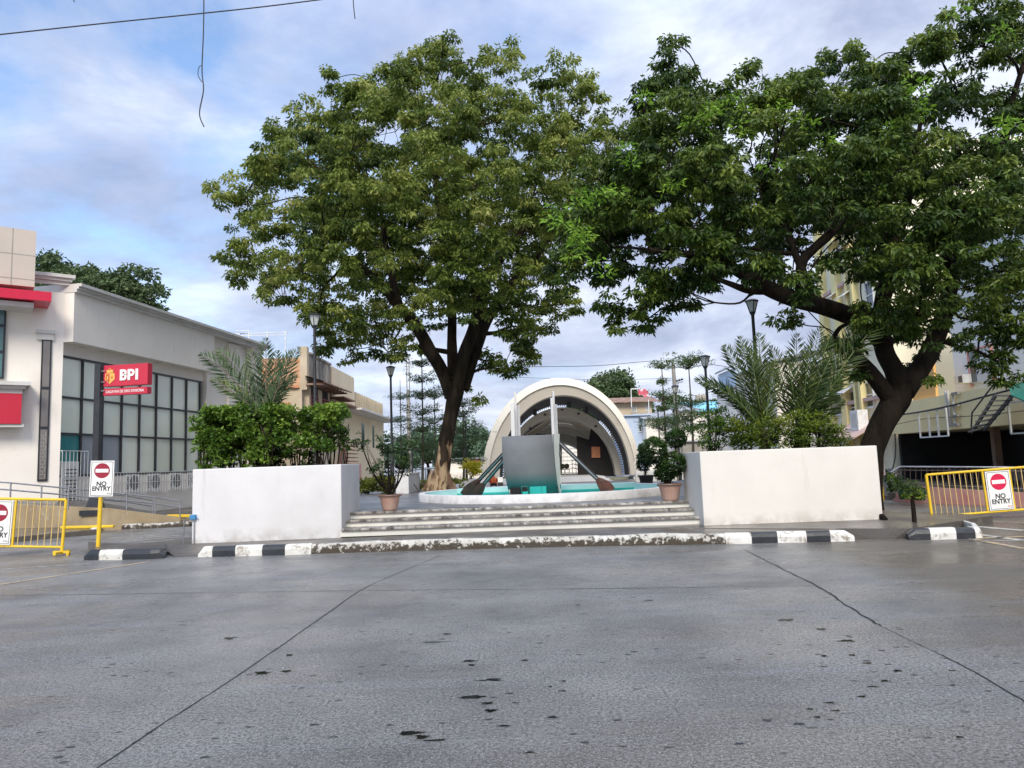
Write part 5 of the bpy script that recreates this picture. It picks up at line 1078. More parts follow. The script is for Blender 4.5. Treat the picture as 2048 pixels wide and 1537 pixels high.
tp = [at(-40, 962, 19.4), at(20, 966, 19.8), at(82, 972, 20.3), at(135, 977, 20.9), at(255, 989, 22.0), at(310, 995, 22.6), at(360, 1003, 23.0)]
t = thing('ramp_handrail', 'double steel handrail along the top of the brown ramp wall', 'handrail', tuple(q[0]), 'steel handrails along the bank ramp')
for dz in (0, -.19): b = MB(); b.tube([p+Vector((0, 0, dz)) for p in tp], .021, 8); b.build('rail', M['steel'], t)
for px_, y0_, y1_, Y in ((20, 966, 1008, 19.8), (82, 972, 1012, 20.3), (136, 977, 1017, 20.9), (253, 989, 1024, 22.0), (310, 995, 1031, 22.6), (360, 1003, 1037, 23.0)):
    p = at(px_, y1_, Y); b = MB(); b.tube([p-Vector((0, 0, .05)), Vector((p.x, p.y, at(px_, y0_, Y).z))], .021, 8); b.build('post', M['steel'], t)
t = thing('ramp_handrail', 'lower steel handrail behind the no entry sign ending above the ramp', 'handrail', tuple(at(305, 1030, 23.6)), 'steel handrails along the bank ramp')
tp = [at(180, 985, 22), at(252, 992, 23), at(305, 1001, 23.6)]
for dz in (0, -.19): b = MB(); b.tube([p+Vector((0, 0, dz)) for p in tp], .019, 8); b.build('rail', M['steel'], t)
for px_, y0_, y1_, Y in ((252, 992, 1024, 23), (305, 1001, 1030, 23.6)):
    p = at(px_, y1_, Y); b = MB(); b.tube([p-Vector((0, 0, .1)), Vector((p.x, p.y, at(px_, y0_, Y).z))], .019, 8); b.build('post', M['steel'], t)
t = thing('yellow_kerb', 'yellow painted kerb block at the foot of the ramp behind the sign pole', 'kerb', tuple(gr(170, 1058, .13))); a = gr(122, 1059, .13); c = gr(228, 1055, .13); b = MB(); b.bar(a+Vector((0, 0, .05)), c+Vector((0, 0, .03)), .12, .075); b.build('block', M['yellow'], t, bevel=.02)
t = thing('yellow_kerb', 'yellow painted kerb block at the ramp end by the left planter', 'kerb', tuple(gr(350, 1034, .13))); a = gr(335, 1036, .16); c = gr(400, 1034, .16); b = MB(); b.bar(a+Vector((0, 0, .06)), c+Vector((0, 0, .03)), .14, .09); b.build('block', M['yellow'], t, bevel=.02)
# ------------------------------------------------------------------ pylon sign of the bank
Yq = 21.8; zb_ = at(190, 1020, Yq).z; bx = at(191, 1000, Yq).x; tz = at(199, 729, Yq).z
t = thing('bank_pylon_sign', 'black steel pole carrying a red bank sign box with crest', 'sign', (bx, Yq, zb_))
b = MB(); b.box(bx-.088, bx+.088, Yq-.08, Yq+.08, zb_, tz); b.build('pole', M['black'], t)
b = MB(); b.add([(bx-.2, Yq-.2, zb_), (bx+.2, Yq-.2, zb_), (bx+.2, Yq+.2, zb_), (bx-.2, Yq+.2, zb_), (bx-.12, Yq-.12, zb_+.35), (bx+.12, Yq-.12, zb_+.35), (bx+.12, Yq+.12, zb_+.35), (bx-.12, Yq+.12, zb_+.35)], [(3,2,1,0),(4,5,6,7),(0,1,5,4),(1,2,6,5),(2,3,7,6),(3,0,4,7)]); b.box(bx-.3, bx+.3, Yq-.3, Yq+.3, zb_-.15, zb_); b.build('base', M['black'], t)
s0 = at(208, 732, Yq); s1 = at(303, 772, Yq); yaw = R(-9); W_s = 1.46; H_s = .64; FS = fr_at(Vector((s0.x+W_s*.5, Yq, (at(255, 751, Yq).z))), yaw, 0)
b = MB(FS); b.box(-W_s/2, W_s/2, -.11, .11, -H_s/2, H_s/2); sb = b.build('sign_box', M['red_dark'], t, bevel=.01)
def blk(name, boxes, arcs, dx):
    b = MB(FS @ Matrix.Translation((dx, 0, 0)))
    for x0, x1, z0, z1 in boxes: b.box(x0, x1, -.135, -.108, z0, z1)
    for cx_, cz_, ro, ri in arcs:
        n = 14; vs = []
        for y_ in (-.135, -.108):
            for k in range(n+1): a_ = -math.pi/2+math.pi*k/n; vs += [(cx_+ro*math.cos(a_), y_, cz_+ro*math.sin(a_)), (cx_+ri*math.cos(a_), y_, cz_+ri*math.sin(a_))]
        o_ = 2*(n+1); b.add(vs, [f_ for k in range(n) for f_ in ((2*k, 2*k+2, 2*k+3, 2*k+1), (o_+2*k, o_+2*k+1, o_+2*k+3, o_+2*k+2), (2*k, o_+2*k, o_+2*k+2, 2*k+2), (2*k+1, 2*k+3, o_+2*k+3, o_+2*k+1))])
    b.build(name, M['sign_white'], sb)
blk('letter_b', [(0, .082, -.165, .165), (.0821, .125, .093, .165), (.0821, .125, -.031, .040), (.0821, .125, -.165, -.094)], [(.1251, .067, .098, .027), (.1251, -.0625, .1025, .031)], -.17)
blk('letter_p', [(0, .082, -.165, .165), (.0821, .125, .093, .165), (.0821, .125, -.050, .022)], [(.1251, .0575, .1075, .035)], .085)
blk('letter_i', [(0, .085, -.165, .165)], [], .345)
# crest: crown over a parted shield
SC = FS @ Matrix.Translation((-.51, -.114, -.05)) @ Matrix.Scale(1.0, 4)
b = MB(SC); b.extr([(-.15, .12), (.15, .12), (.165, -.06), (0, -.20), (-.165, -.06)], -.010, 0); sh = b.build('crest', M['gold'], sb)
b = MB(SC); b.extr([(-.125, .095), (-.01, .095), (-.01, -.165), (-.138, -.052)], -.014, -.0102); b.build('crest_field', M['crest_red'], sh)
b = MB(SC); b.extr([(-.095, .04), (-.05, .04), (-.045, -.07), (-.10, -.07)], -.017, -.0142); b.box(-.10, -.045, -.017, -.0142, .045, .058); b.build('crest_tower', M['gold'], sh)
b = MB(SC)
for a_ in range(5): an = 2*math.pi*a_/5+.3; b.bar((.075, -.013, .0), (.075+.045*math.cos(an), -.013, .055*math.sin(an)), .016, .004)
b.build('crest_lion', M['crest_red'], sh)
b = MB(SC); b.box(-.105, .105, -.012, 0, .135, .165)
b.extr([(-.10, .167), (.10, .167), (.125, .23), (.07, .205), (.055, .245), (0, .215), (-.055, .245), (-.07, .205), (-.125, .23)], -.012, 0); b.ball((0, -.006, .265), .018, sq=(1, .4, 1)); b.build('crest_crown', M['gold'], sb)
b = MB(FS); b.box(-W_s/2, W_s/2-.01, -.10, .10, -H_s/2-.27, -H_s/2-.07); s2 = b.build('lower_sign_box', M['red_dark'], t)
text('CAGAYAN DE ORO DIVISORIA', .115, FS @ Matrix.Translation((-.02, -.105, -H_s/2-.17)), 'sign_white', s2, ext=.003, bold=.001, sx=.80)
b = MB()
for zz_ in (tz-.22, tz-.55, tz-.82): b.tube([(bx+.08, Yq-.02, zz_), (s0.x+.05, Yq-.02, zz_)], .018, 6)
b.build('bracket', M['steel'], t)
# ------------------------------------------------------------------ rooftop frame
t = thing('roof_frame', 'thin pale steel frame standing on the roof beyond the bank', 'frame', tuple(at(520, 700, 40))); Yf = 40; b = MB()
def seg(a, c, w_=.05): b.bar(at(*a, Yf), at(*c, Yf), w_)
for x, y0, y1 in ((471, 668, 702), (498, 662, 690), (478, 684, 704), (571, 664, 704), (535, 662, 676)): seg((x, y0), (x, y1))
for a, c in (((471, 662), (498, 661)), ((471, 668), (498, 668)), ((480, 668), (575, 664)), ((480, 672), (571, 670)), ((575, 664), (571, 668)), ((465, 672), (480, 669))): seg(a, c, .035)
b.build('bars', M['white_metal'], t)
# ------------------------------------------------------------------ old orange building and cream building beyond
XL = -12.8
ob = thing('old_building', 'weathered building with orange wall, grimy parapet and red grilles behind the hedge', 'building', (XL, 46, -.2))
z1 = at(612, 706, 45.4).z
zz1 = at(606, 694, 45.4).z
b = MB(); b.box(XL-3.6, XL-.3, 45.6, 52, at(600, 775, 45.4).z, at(580, 712, 45.4).z-.1); b.build('upper_wall', M['brick_or'], ob)
b = MB(); b.box(XL-6, XL, 45.8, 51, -.3, at(612, 772, 45.4).z); b.build('wall', M['cream_old'], ob)
b = MB(); b.box(XL-.45, XL+.0, 45.3, 45.75, at(605, 780, 45.4).z, zz1); b.box(XL-.5, XL-.3, 45.2, 45.5, -.3, at(605, 780, 45.4).z); b.build('pillar', M['cream_old'], ob)
b = MB(); b.box(XL-.15, XL+.02, 45.78, 51, at(612, 762, 45.4).z, at(612, 708, 45.4).z); b.build('parapet', M['grime'], ob)
b = MB(); b.box(XL-.25, XL+.1, 45.7, 51.1, at(612, 708, 45.4).z, at(612, 706, 45.4).z+.08); b.build('coping', M['grime'], ob)
zr_ = at(612, 752, 45.4).z
b = MB(); b.add([(XL-.1, 45.0, zr_), (XL+1.1, 45.0, zr_-.4), (XL+1.3, 52.2, zr_-.42), (XL-.1, 52.2, zr_)], [(0, 1, 2, 3)]); b.add([(XL-.1, 45.0, zr_-.08), (XL+1.1, 45.0, zr_-.48), (XL+1.3, 52.2, zr_-.5), (XL-.1, 52.2, zr_-.08), (XL+1.1, 45.0, zr_-.4), (XL+1.3, 52.2, zr_-.42)], [(0, 1, 2, 3), (1, 4, 5, 2)])
for i in range(9): b.box(XL-.05, XL+1.05, 45.2+i*.8, 45.26+i*.8, zr_-.62, zr_-.5)
b.build('tin_awning', M['rust'], ob)
M['grille_red'] = mat('red_grille', (.22, .035, .03), None, .6, 1, 0)
for i, (ya, yb) in enumerate(((46.2, 47.8), (48.9, 50.4))):
    zt3 = at(620, 772, 46).z; zb4 = at(620, 822, 46).z
    b = MB(); b.box(XL-.02, XL+.012, ya, yb, zb4, zt3); wv = b.build('window', M['dark'], ob)
    b = MB()
    for k in range(5): yk = ya+(yb-ya)*k/4; b.box(XL+.02, XL+.05, yk-.04, yk+.04, zb4, zt3-.6)
    for k in range(5): zk = zb4+(zt3-.6-zb4)*k/4; b.box(XL+.015, XL+.055, ya, yb, zk-.035, zk+.035)
    b.build('grille', M['grille_red'], wv)
b = MB(); b.box(XL-3.0, XL-1.2, 45.72, 45.79, at(580, 812, 45.4).z, at(580, 804, 45.4).z); b.box(XL-2.9, XL-1.3, 45.70, 45.79, at(580, 850, 45.4).z, at(580, 813, 45.4).z); b.build('orange_awning', M['brick_or'], ob)
cb = thing('cream_building', 'long cream building with ribbed upper wall and flat eave beyond the left trees', 'building', (XL, 60, -.3))
b = MB(); b.box(XL-2.2, XL+.05, 51.3, 58.6, -.3, at(690, 752, 57).z); b.build('stair_tower', M['cream'], cb)
ze = at(702, 826, 58).z; zt5 = at(702, 781, 58).z
b = MB(); b.box(XL-5, XL, 58.7, 72, -.4, ze); b.build('lower_wall', M['cream'], cb)
b = MB(); b.box(XL-5, XL-.05, 58.7, 72, ze, zt5)
for i in range(18): b.box(XL-.05, XL+.02, 58.75+i*.74, 58.85+i*.74, ze+.1, zt5-.05)
b.build('ribbed_wall', M['panel'], cb)
b = MB(); b.box(XL-.2, XL+1.5, 54.5, 72.5, ze-.05, ze+.10); b.build('eave', M['trim'], cb)
b = MB(); b.box(XL-.1, XL+1.0, 51.0, 54.6, ze+.55, ze+.65); b.box(XL-.1, XL+1.1, 50.5, 58, ze+.1, ze+.2); b.build('rusty_awning', M['rust'], cb)
for ya, yb in ((61.5, 62.6), (66.2, 67.0)):
    b = MB(); b.box(XL-.02, XL+.02, ya, yb, ze-2.6, ze-.6); b.build('window', M['glass_dark'], cb)
b = MB()
for k in range(7): b.box(XL+.5, XL+.9, 53+k*.02, 56, 1.75+k*.28+.0, 1.80+k*.28)
b.bar((XL+.7, 51.5, 3.6), (XL+.7, 53, 1.8), .05); b.bar((XL+.7, 50.6, 1.8), (XL+.7, 52.2, 3.6), .05); b.bar((XL+.7, 50.4, 3.6), (XL+.7, 53, 3.6), .05); b.build('balcony_rail', M['grille_red'], cb)
b = MB(); b.box(XL-.1, XL+.25, 52, 60, .5, 1.9); b.build('shop_board', M['pink'], cb)
# ------------------------------------------------------------------ small things on the plaza at left
def boxthing(name, label, cat, x0, x1, y0, y1, z0, z1, mt, part='body', bev=.015):
    t = thing(name, label, cat, ((x0+x1)/2, (y0+y1)/2, z0)); b = MB(); b.box(x0, x1, y0, y1, z0, z1); b.build(part, M[mt], t, bevel=bev); return t
a = at(792, 988, 26); c = at(817, 950, 26); t = boxthing('parapet_wall', 'short white parapet wall between the left flowerpot and the tripod', 'wall', a.x, c.x, 26, 29, .588, c.z, 'plaster', 'wall'); b = MB(); b.box(a.x-.03, c.x+.03, 25.97, 29.03, c.z+.001, c.z+.05); b.build('coping', M['trim'], t)
t = thing('plaza_railing', 'white pipe railing beyond the parapet near the big trunk', 'railing', tuple(at(838, 975, 38)))
b = MB(); b.tube([at(795, 943, 33), at(838, 939, 36), at(878, 936, 38)], .04, 6); b.build('rail', M['white_metal'], t)
for x, Y in ((831, 35), (846, 36.5), (851, 37), (862, 38)): p = at(x, 938, Y); b = MB(); b.tube([(p.x, Y, zpl(Y)), (p.x, Y, p.z)], .035, 6); b.build('post', M['white_metal'], t)
p = gr(824, 985, .588); Yt = p.y; zt6 = at(826, 900, Yt).z
t = thing('stand', 'thin dark tripod stand with a crossbar on top left of the big trunk', 'stand', (p.x, Yt, .588)); b = MB(); b.tube([(p.x+.03, Yt, .75), (p.x+.03, Yt, zt6)], .03, 8); b.build('pole', M['black'], t)
b = MB(); b.bar((p.x-.24, Yt, zt6), (p.x+.28, Yt, zt6+.02), .04, .025); b.build('crossbar', M['black'], t)
for a_ in (0.5, 2.6, 4.6): b = MB(); b.tube([(p.x+.03, Yt, .95), (p.x+.03+.24*math.cos(a_), Yt+.2*math.sin(a_), .6)], .016, 6); b.build('leg', M['black'], t)
a = at(921, 975, 32.5); c = at(958, 958, 32.5); t = boxthing('planter_box', 'low white planter box under the yellow bush by the shell', 'planter', a.x, c.x, 32.5, 34, zpl(33)-.1, at(940, 959, 32.5).z, 'plaster')
a = at(945, 960, 34.5); c = at(975, 950, 34.5)
p = at(1001, 968, 30); t = thing('loudspeaker', 'small white topped black speaker behind the basin left of the boat', 'loudspeaker', (p.x, 30, .588)); b = MB(); b.box(p.x-.11, p.x+.11, 29.9, 30.15, .588, at(1001, 965, 30).z); b.build('cabinet', M['black'], t); b = MB(); b.box(p.x-.10, p.x+.10, 29.9, 30.12, at(1001, 965, 30).z+.001, at(1001, 955, 30).z); b.build('top', M['sign_white'], t)
# person seen from behind, stooping
Yk = 47.0; p = at(987, 965, Yk); hx = p.x; z0p = zpl(Yk)
t = thing('person', 'person in orange shirt and white cap crouching behind the basin', 'person', (hx, Yk, z0p))
def skin_body():
    V = [(0, .05, .26), (0, .0, .42), (0, -.06, .60), (0, -.10, .69), (0, -.13, .78), (-.17, -.08, .58), (-.25, -.20, .38), (-.15, -.38, .30), (.17, -.08, .58), (.25, -.20, .38), (.15, -.38, .30), (-.12, .0, .22), (-.19, -.34, .42), (-.16, -.16, .05), (-.16, -.32, .03), (.12, .0, .22), (.19, -.34, .42), (.16, -.16, .05), (.16, -.32, .03)]
    E = [(0, 1), (1, 2), (2, 3), (3, 4), (2, 5), (5, 6), (6, 7), (2, 8), (8, 9), (9, 10), (0, 11), (11, 12), (12, 13), (13, 14), (0, 15), (15, 16), (16, 17), (17, 18)]
    rad = [.17, .17, .15, .055, .10, .07, .045, .035, .07, .045, .035, .10, .075, .05, .035, .10, .075, .05, .035]
    me = bpy.data.meshes.new('body'); me.from_pydata([(hx+v[0], Yk-v[1], z0p+v[2]) for v in V], E, []); o = bpy.data.objects.new('body', me); col.objects.link(o)
    o.modifiers.new('s', 'SKIN'); me.skin_vertices.new() if not me.skin_vertices else None
    for i, r_ in enumerate(rad): me.skin_vertices[0].data[i].radius = (r_, r_)
    me.skin_vertices[0].data[0].use_root = True; o.modifiers.new('u', 'SUBSURF').levels = 2; o.modifiers['u'].render_levels = 2
    bpy.context.view_layer.update(); m2 = bpy.data.meshes.new_from_object(o.evaluated_get(bpy.context.evaluated_depsgraph_get())); bpy.data.objects.remove(o); m2.materials.clear(); return m2
m2 = skin_body()
for po in m2.polygons:
    z = po.center.z-z0p; po.material_index = 1 if .28 < z < .70 else (2 if z <= .28 else 0); po.use_smooth = True
link_mesh('body', m2, [M['skin'], M['orange_cloth'], M['denim']], t)
b = MB(); b.ball((hx, Yk+.13, z0p+.86), .12, sq=(.95, 1.05, .75)); b.bar((hx, Yk+.16, z0p+.83), (hx, Yk+.30, z0p+.81), .15, .015); b.build('cap', M['cap'], t)
# background wall strips between the trees
t = thing('low_building', 'low white building with a red board left of the shell', 'building', tuple(at(915, 950, 72))); b = MB(); a = at(895, 950, 72); c = at(962, 918, 72); b.box(a.x, c.x, 72, 76, -.4, c.z); b.build('wall', M['wall_white'], t)
a = at(940, 925, 71.9); c = at(960, 917, 71.9); b = MB(); b.box(a.x, c.x, 71.8, 71.95, a.z-.1, c.z); b.build('red_board', M['crimson_board'] if 'crimson_board' in M else M['red'], t)
b = MB(); b.box(at(895, 950, 72).x, at(962, 950, 72).x+.2, 71.6, 76.2, at(930, 919, 72).z, at(930, 916, 72).z); b.build('roof', M['roof_metal'], t)
# ------------------------------------------------------------------ far houses and poles, right of the shell
def house(label, px0, px1, pyr, Y, dep, wallm, roofm, wins, pitch=.35, py_e=None, name='house', over=.3):
    a = at(px0, 930, Y); c = at(px1, 930, Y); zt7 = at((px0+px1)/2, pyr, Y).z; t = thing(name, label, 'house', ((a.x+c.x)/2, Y, -.4), 'houses beyond the shell')
    b = MB(); b.box(a.x, c.x, Y, Y+dep, -.5, zt7); b.build('wall', M[wallm], t)
    b = MB(); b.add([(a.x-over, Y-over, zt7), (c.x+over, Y-over, zt7), (c.x+over, Y+dep, zt7+pitch*dep*.35), (a.x-over, Y+dep, zt7+pitch*dep*.35), (a.x-over, Y-over, zt7+.1), (c.x+over, Y-over, zt7+.1), (c.x+over, Y+dep, zt7+pitch*dep*.35+.1), (a.x-over, Y+dep, zt7+pitch*dep*.35+.1)], [(3,2,1,0),(4,5,6,7),(0,1,5,4),(1,2,6,5),(2,3,7,6),(3,0,4,7)]); b.build('roof', M[roofm], t)
    for x0, x1, y0, y1, mt in wins:
        p = at(x0, y1, Y); q = at(x1, y0, Y); b = MB(); b.box(p.x, q.x, Y-.04, Y+.05, p.z, q.z); wo_ = b.build('window', M[mt], t)
        b = MB()
        for k in range(5): xx = p.x+(q.x-p.x)*k/4; b.box(xx-.03, xx+.03, Y-.07, Y-.045, p.z, q.z)
        b.box(p.x-.06, q.x+.06, Y-.08, Y-.05, p.z-.08, p.z); b.build('frame', M['white_metal'], wo_)
    return t
house('pale blue two storey house directly right of the shell', 1248, 1302, 832, 72, 6, 'blue_wall', 'blue_wall', [(1278, 1297, 850, 863, 'glass_dark'), (1303, 1313, 850, 861, 'glass_dark')], 0)
house('upper brown roofed house behind the pale blue house', 1238, 1310, 806, 84, 6, 'cream_old', 'rust', [(1264, 1272, 812, 824, 'glass_dark'), (1292, 1299, 810, 822, 'glass_dark')], .5, over=.9)
house('white house behind the tiered trees right of the shell', 1296, 1362, 838, 70, 6, 'wall_white', 'roof_metal', [(1312, 1320, 848, 860, 'glass_dark'), (1340, 1348, 846, 860, 'orange')], .4)
house('white house left of the right planter with shaded window', 1362, 1402, 822, 64, 6, 'wall_white', 'roof_metal', [(1370, 1386, 841, 855, 'glass_dark')], .4)
house('long low house with bright blue roof behind the right shrubs', 1402, 1500, 822, 68, 6, 'wall_white', 'sky_roof', [(1440, 1452, 836, 850, 'glass_dark')], .6) if 'sky_roof' in M else None
t = thing('low_shed', 'dark low shed wall between the topiary and the right planter', 'shed', tuple(at(1375, 920, 50))); b = MB(); a = at(1366, 915, 50); c = at(1425, 880, 50); b.box(a.x, c.x, 50, 52, zpl(50), c.z-.1); b.build('wall', M['concrete'], t); b = MB(); b.box(a.x-.2, c.x+.2, 49.8, 52.2, c.z-.1, c.z); b.build('roof', M['roof_metal'], t)
t = thing('rail_fence', 'pale low fence wall behind the topiaries', 'fence', tuple(at(1320, 950, 46))); b = MB(); a = at(1272, 965, 46); c = at(1380, 935, 46)
b.box(a.x, c.x, 46, 46.2, zpl(46)-.1, zpl(46)+.75); b.build('wall', M['plaster'], t)
b = MB()
for i in range(12): xx = a.x+(c.x-a.x)*i/11; b.bar((xx, 46.1, zpl(46)+.75), (xx, 46.1, zpl(46)+1.35), .04)
b.bar((a.x, 46.1, zpl(46)+1.35), (c.x, 46.1, zpl(46)+1.35), .05); b.build('railing', M['white_metal'], t)
Yd = 74; t = thing('water_tank', 'round steel water tank on a stand above the roofs', 'water tank', tuple(at(1402, 830, Yd))); p = at(1402, 796, Yd); b = MB(); b.tube([(p.x, Yd, p.z-.35), (p.x, Yd, p.z+.1), (p.x, Yd, p.z+.3)], [.62, .62, .45], 16); b.build('tank', M['tank'], t) if 'tank' in M else None
b = MB()
for i in (-.35, .35): b.bar((p.x+i, Yd, -.4), (p.x+i, Yd, p.z-.3), .1)
b.build('stand', M['steel'], t)
Yu = 48; t = thing('utility_pole', 'grey concrete utility pole with a crossarm behind the small lamp', 'utility pole', tuple(at(1347, 940, Yu))); p = at(1346, 728, Yu); b = MB(); b.tube([(p.x+.1, Yu, -.4), (p.x, Yu, p.z)], [.19, .12], 10); b.build('post', M['concrete'], t)
q = at(1360, 764, Yu); b = MB(); b.bar((p.x, Yu, at(1350, 768, Yu).z), (q.x+.2, Yu, q.z), .07); b.bar((q.x-.1, Yu, q.z), (q.x-.2, Yu, q.z-.4), .05); b.build('crossarm', M['steel'], t)
for x, y in ((1354, 762), (1359, 760.5), (1364, 759)): b = MB(); c_ = at(x, y, Yu); b.lathe(c_, [(.0, -.08), (.07, -.06), (.09, 0), (.05, .05), (.0, .08)], 8); b.build('insulator', M['black'], t)
Yu2 = 62; t = thing('utility_pole', 'tall pale utility pole seen behind the tiered tree left of the trunk', 'utility pole', tuple(at(817, 940, Yu2))); p = at(815, 715, Yu2); b = MB(); b.tube([(p.x, Yu2, -.4), (p.x, Yu2, at(815, 780, Yu2).z)], [.2, .15], 10); b.tube([(p.x-.1, Yu2, at(813, 790, Yu2).z), (p.x-.1, Yu2, p.z)], .05, 6); b.tube([(p.x+.12, Yu2, at(813, 790, Yu2).z), (p.x+.12, Yu2, p.z+.1)], .05, 6); b.build('post', M['concrete'], t)
b = MB(); q = at(823, 728, Yu2); b.bar((p.x-.3, Yu2, q.z-.2), (q.x+.2, Yu2, q.z-.3), .06); b.build('crossarm', M['concrete'], t)
# banner on poles
Yn = 80; t = thing('banner', 'pink and white banner hung between two thin poles on a roof', 'banner', tuple(at(1262, 820, Yn))); M['banner'] = mat('banner_cloth', (.75, .68, .66), (.60, .12, .16), .8, 1.4, 0, lo=.45, hi=.5)
vs = []; nx = 10
for i in range(nx+1):
    x = 1276+(1297-1276)*i/nx; y0_ = 778+1.5*math.sin(i*.9)+max(0, i-6)*.8; y1_ = 789+i*.7+1.2*math.sin(i*1.3)
    for yq in (y0_, (y0_+y1_)/2, y1_): vs.append(at(x, yq, Yn+.15*math.sin(i*1.1+yq)))
b = MB(); b.add(vs, [(i*3+j, i*3+3+j, i*3+4+j, i*3+1+j) for i in range(nx) for j in (0, 1)], 0, True); b.build('cloth', M['banner'], t)
b = MB()
for x, y0_, y1_ in ((1262, 778, 815), (1297, 800, 830)): b.bar(at(x, y0_, Yn), at(x+1, y1_, Yn), .08)
b.bar(at(1262, 778.5, Yn), at(1278, 778, Yn), .1); b.build('pole', M['white_metal'], t)
# ------------------------------------------------------------------ buildings along the right street
UR = Vector((.08, 1, 0)).normalized(); OR = Vector((16.8, 24, 0)); FR = frame(OR, UR)      # x back along the street, +y (left of u) out to the street
cbld = thing('canopy_building', 'cream building with deep canopy over a dark porch at right', 'building', tuple(OR))
def rz_(px, py, off=0.0, Fm=FR, Om=OR, U=UR):
    d = ray(px, py); n = Vector((-U.y, U.x, 0)); o = Vector((0, 0, EYE)); P0 = Om+n*off; tt = (P0-o).dot(n)/d.dot(n); p = o+d*tt; return (p-Om).dot(U), p.z
sA, zA = rz_(1778, 871); sB, zB = rz_(2046, 846); zf0 = (zA+zB)/2; _, zf1 = rz_(1975, 770); sT, zT = rz_(1830, 805); zf1 = (zf1+zT)/2
print('canopy', sA, zA, sB, zB, zf0, zf1)
b = MB(FR); b.box(-10, sA, -.5, 0, zf0, zf1); b.box(-10, sA, -6, -.5, zf0, zf0+.12); b.build('canopy', M['canopy_cream'], cbld) if 'canopy_cream' in M else None
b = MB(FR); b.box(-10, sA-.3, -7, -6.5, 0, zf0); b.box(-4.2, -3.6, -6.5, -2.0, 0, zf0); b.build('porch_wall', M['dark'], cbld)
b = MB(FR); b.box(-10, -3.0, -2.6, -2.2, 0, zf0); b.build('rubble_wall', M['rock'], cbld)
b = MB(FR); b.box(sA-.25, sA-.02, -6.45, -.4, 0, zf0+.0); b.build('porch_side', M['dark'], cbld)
# column of the porch
sC, _ = rz_(1990, 900, -.9); b = MB(FR); b.box(sC-.10, sC+.14, -1.1, -.85, 0, zf0); b.build('column', M['wood_col'], cbld) if 'wood_col' in M else None
# upper storey, set back
b = MB(FR); b.box(-12, sA-3.2, -7, -1.6, zf0+.12, 9.5); b.build('upper_wall', M['pale_upper'], cbld)
s0_, zq0 = rz_(1988, 760, -1.55); s1_, zq1 = rz_(1938, 705, -1.55)
b = MB(FR); b.box(s0_, s1_, -1.6, -1.52, zq0, zq1); wv = b.build('window', M['window_white'], cbld)
b = MB(FR); sm = s1_-(s1_-s0_)*.28; b.box(sm, s1_-.06, -1.52, -1.505, zq0+.05, zq1-.05); b.build('pane', M['glass_dark'], wv)
b = MB(FR); b.box(s0_-.06, s0_, -1.6, -1.48, zq0-.1, zq1+.1); b.box(s1_, s1_+.06, -1.6, -1.48, zq0-.1, zq1+.1); b.box(s0_, s1_, -1.6, -1.47, zq1, zq1+.08); b.build('frame', M['pink'], wv)
s2_, z2_ = rz_(1925, 768, -1.3); t = thing('window_air_conditioner', 'small white window air conditioner above the canopy at right', 'air conditioner', tuple(FR @ Vector((s2_, -1.4, z2_)))); b = MB(FR); b.box(s2_-.35, s2_+.35, -1.5, -1.15, z2_, z2_+.36); b.build('casing', M['white_metal'], t, bevel=.015); b = MB(FR); b.box(s2_-.30, s2_-.02, -1.148, -1.14, z2_+.05, z2_+.31); b.build('grille', M['dark_grille'], t)
# orange board with faded lettering
s3_, z3_ = rz_(1874, 812, -.2); s4_, z4_ = rz_(1820, 738, -.2)
b = MB(FR); b.box(s3_, s4_, -.3, -.2, zf1, z4_); bo = b.build('orange_board', M['orange'], cbld)
# pipes on the canopy
t = thing('pipe_rack', 'bundle of vertical pipes and junctions fixed to the cream canopy', 'pipes', tuple(FR @ Vector((rz_(1905, 830)[0], .1, zf0))))
for x in (1898, 1903, 1912):
    s_, za_ = rz_(x, 860, .08); _, zb_ = rz_(x, 770, .08); b = MB(FR); b.tube([(s_, .08, zf0+.1), (s_, .08, zf1+.15 if x != 1912 else zf1)], .045, 6); b.build('pipe', M['trim'], t)
for y in (788, 812, 833, 850):
    s_, z_ = rz_(1906, y, .12); b = MB(FR); b.box(s_-.35, s_+.12, .05, .14, z_-.05, z_+.05); b.build('junction', M['concrete'], t)
def canopy_frame(label, x0, x1, y0, y1, off=.25):
    s0, z0 = rz_(x0, y1, off); s1, z1 = rz_(x1, y1, off); _, zt8 = rz_(x0, y0, off); z0 = min(z0, z1); t = thing('sign_frame', label, 'frame', tuple(FR @ Vector((s0, off, z0))), 'empty white sign frames on the canopy')
    b = MB(FR); 
    for s_ in (s0, s0+(s1-s0)*.36, s0+(s1-s0)*.68, s1): b.bar((s_, off, z0), (s_, off, zt8), .055)
    for z_ in (z0, zt8): b.bar((s0, off, z_), (s1, off, z_), .055)
    b.build('bars', M['white_metal'], t)
canopy_frame('empty white sign frame hanging on the canopy left of the ladder', 1841, 1897, 824, 872)
canopy_frame('empty white sign frame hanging on the canopy right of the ladder', 2022, 2120, 806, 862)
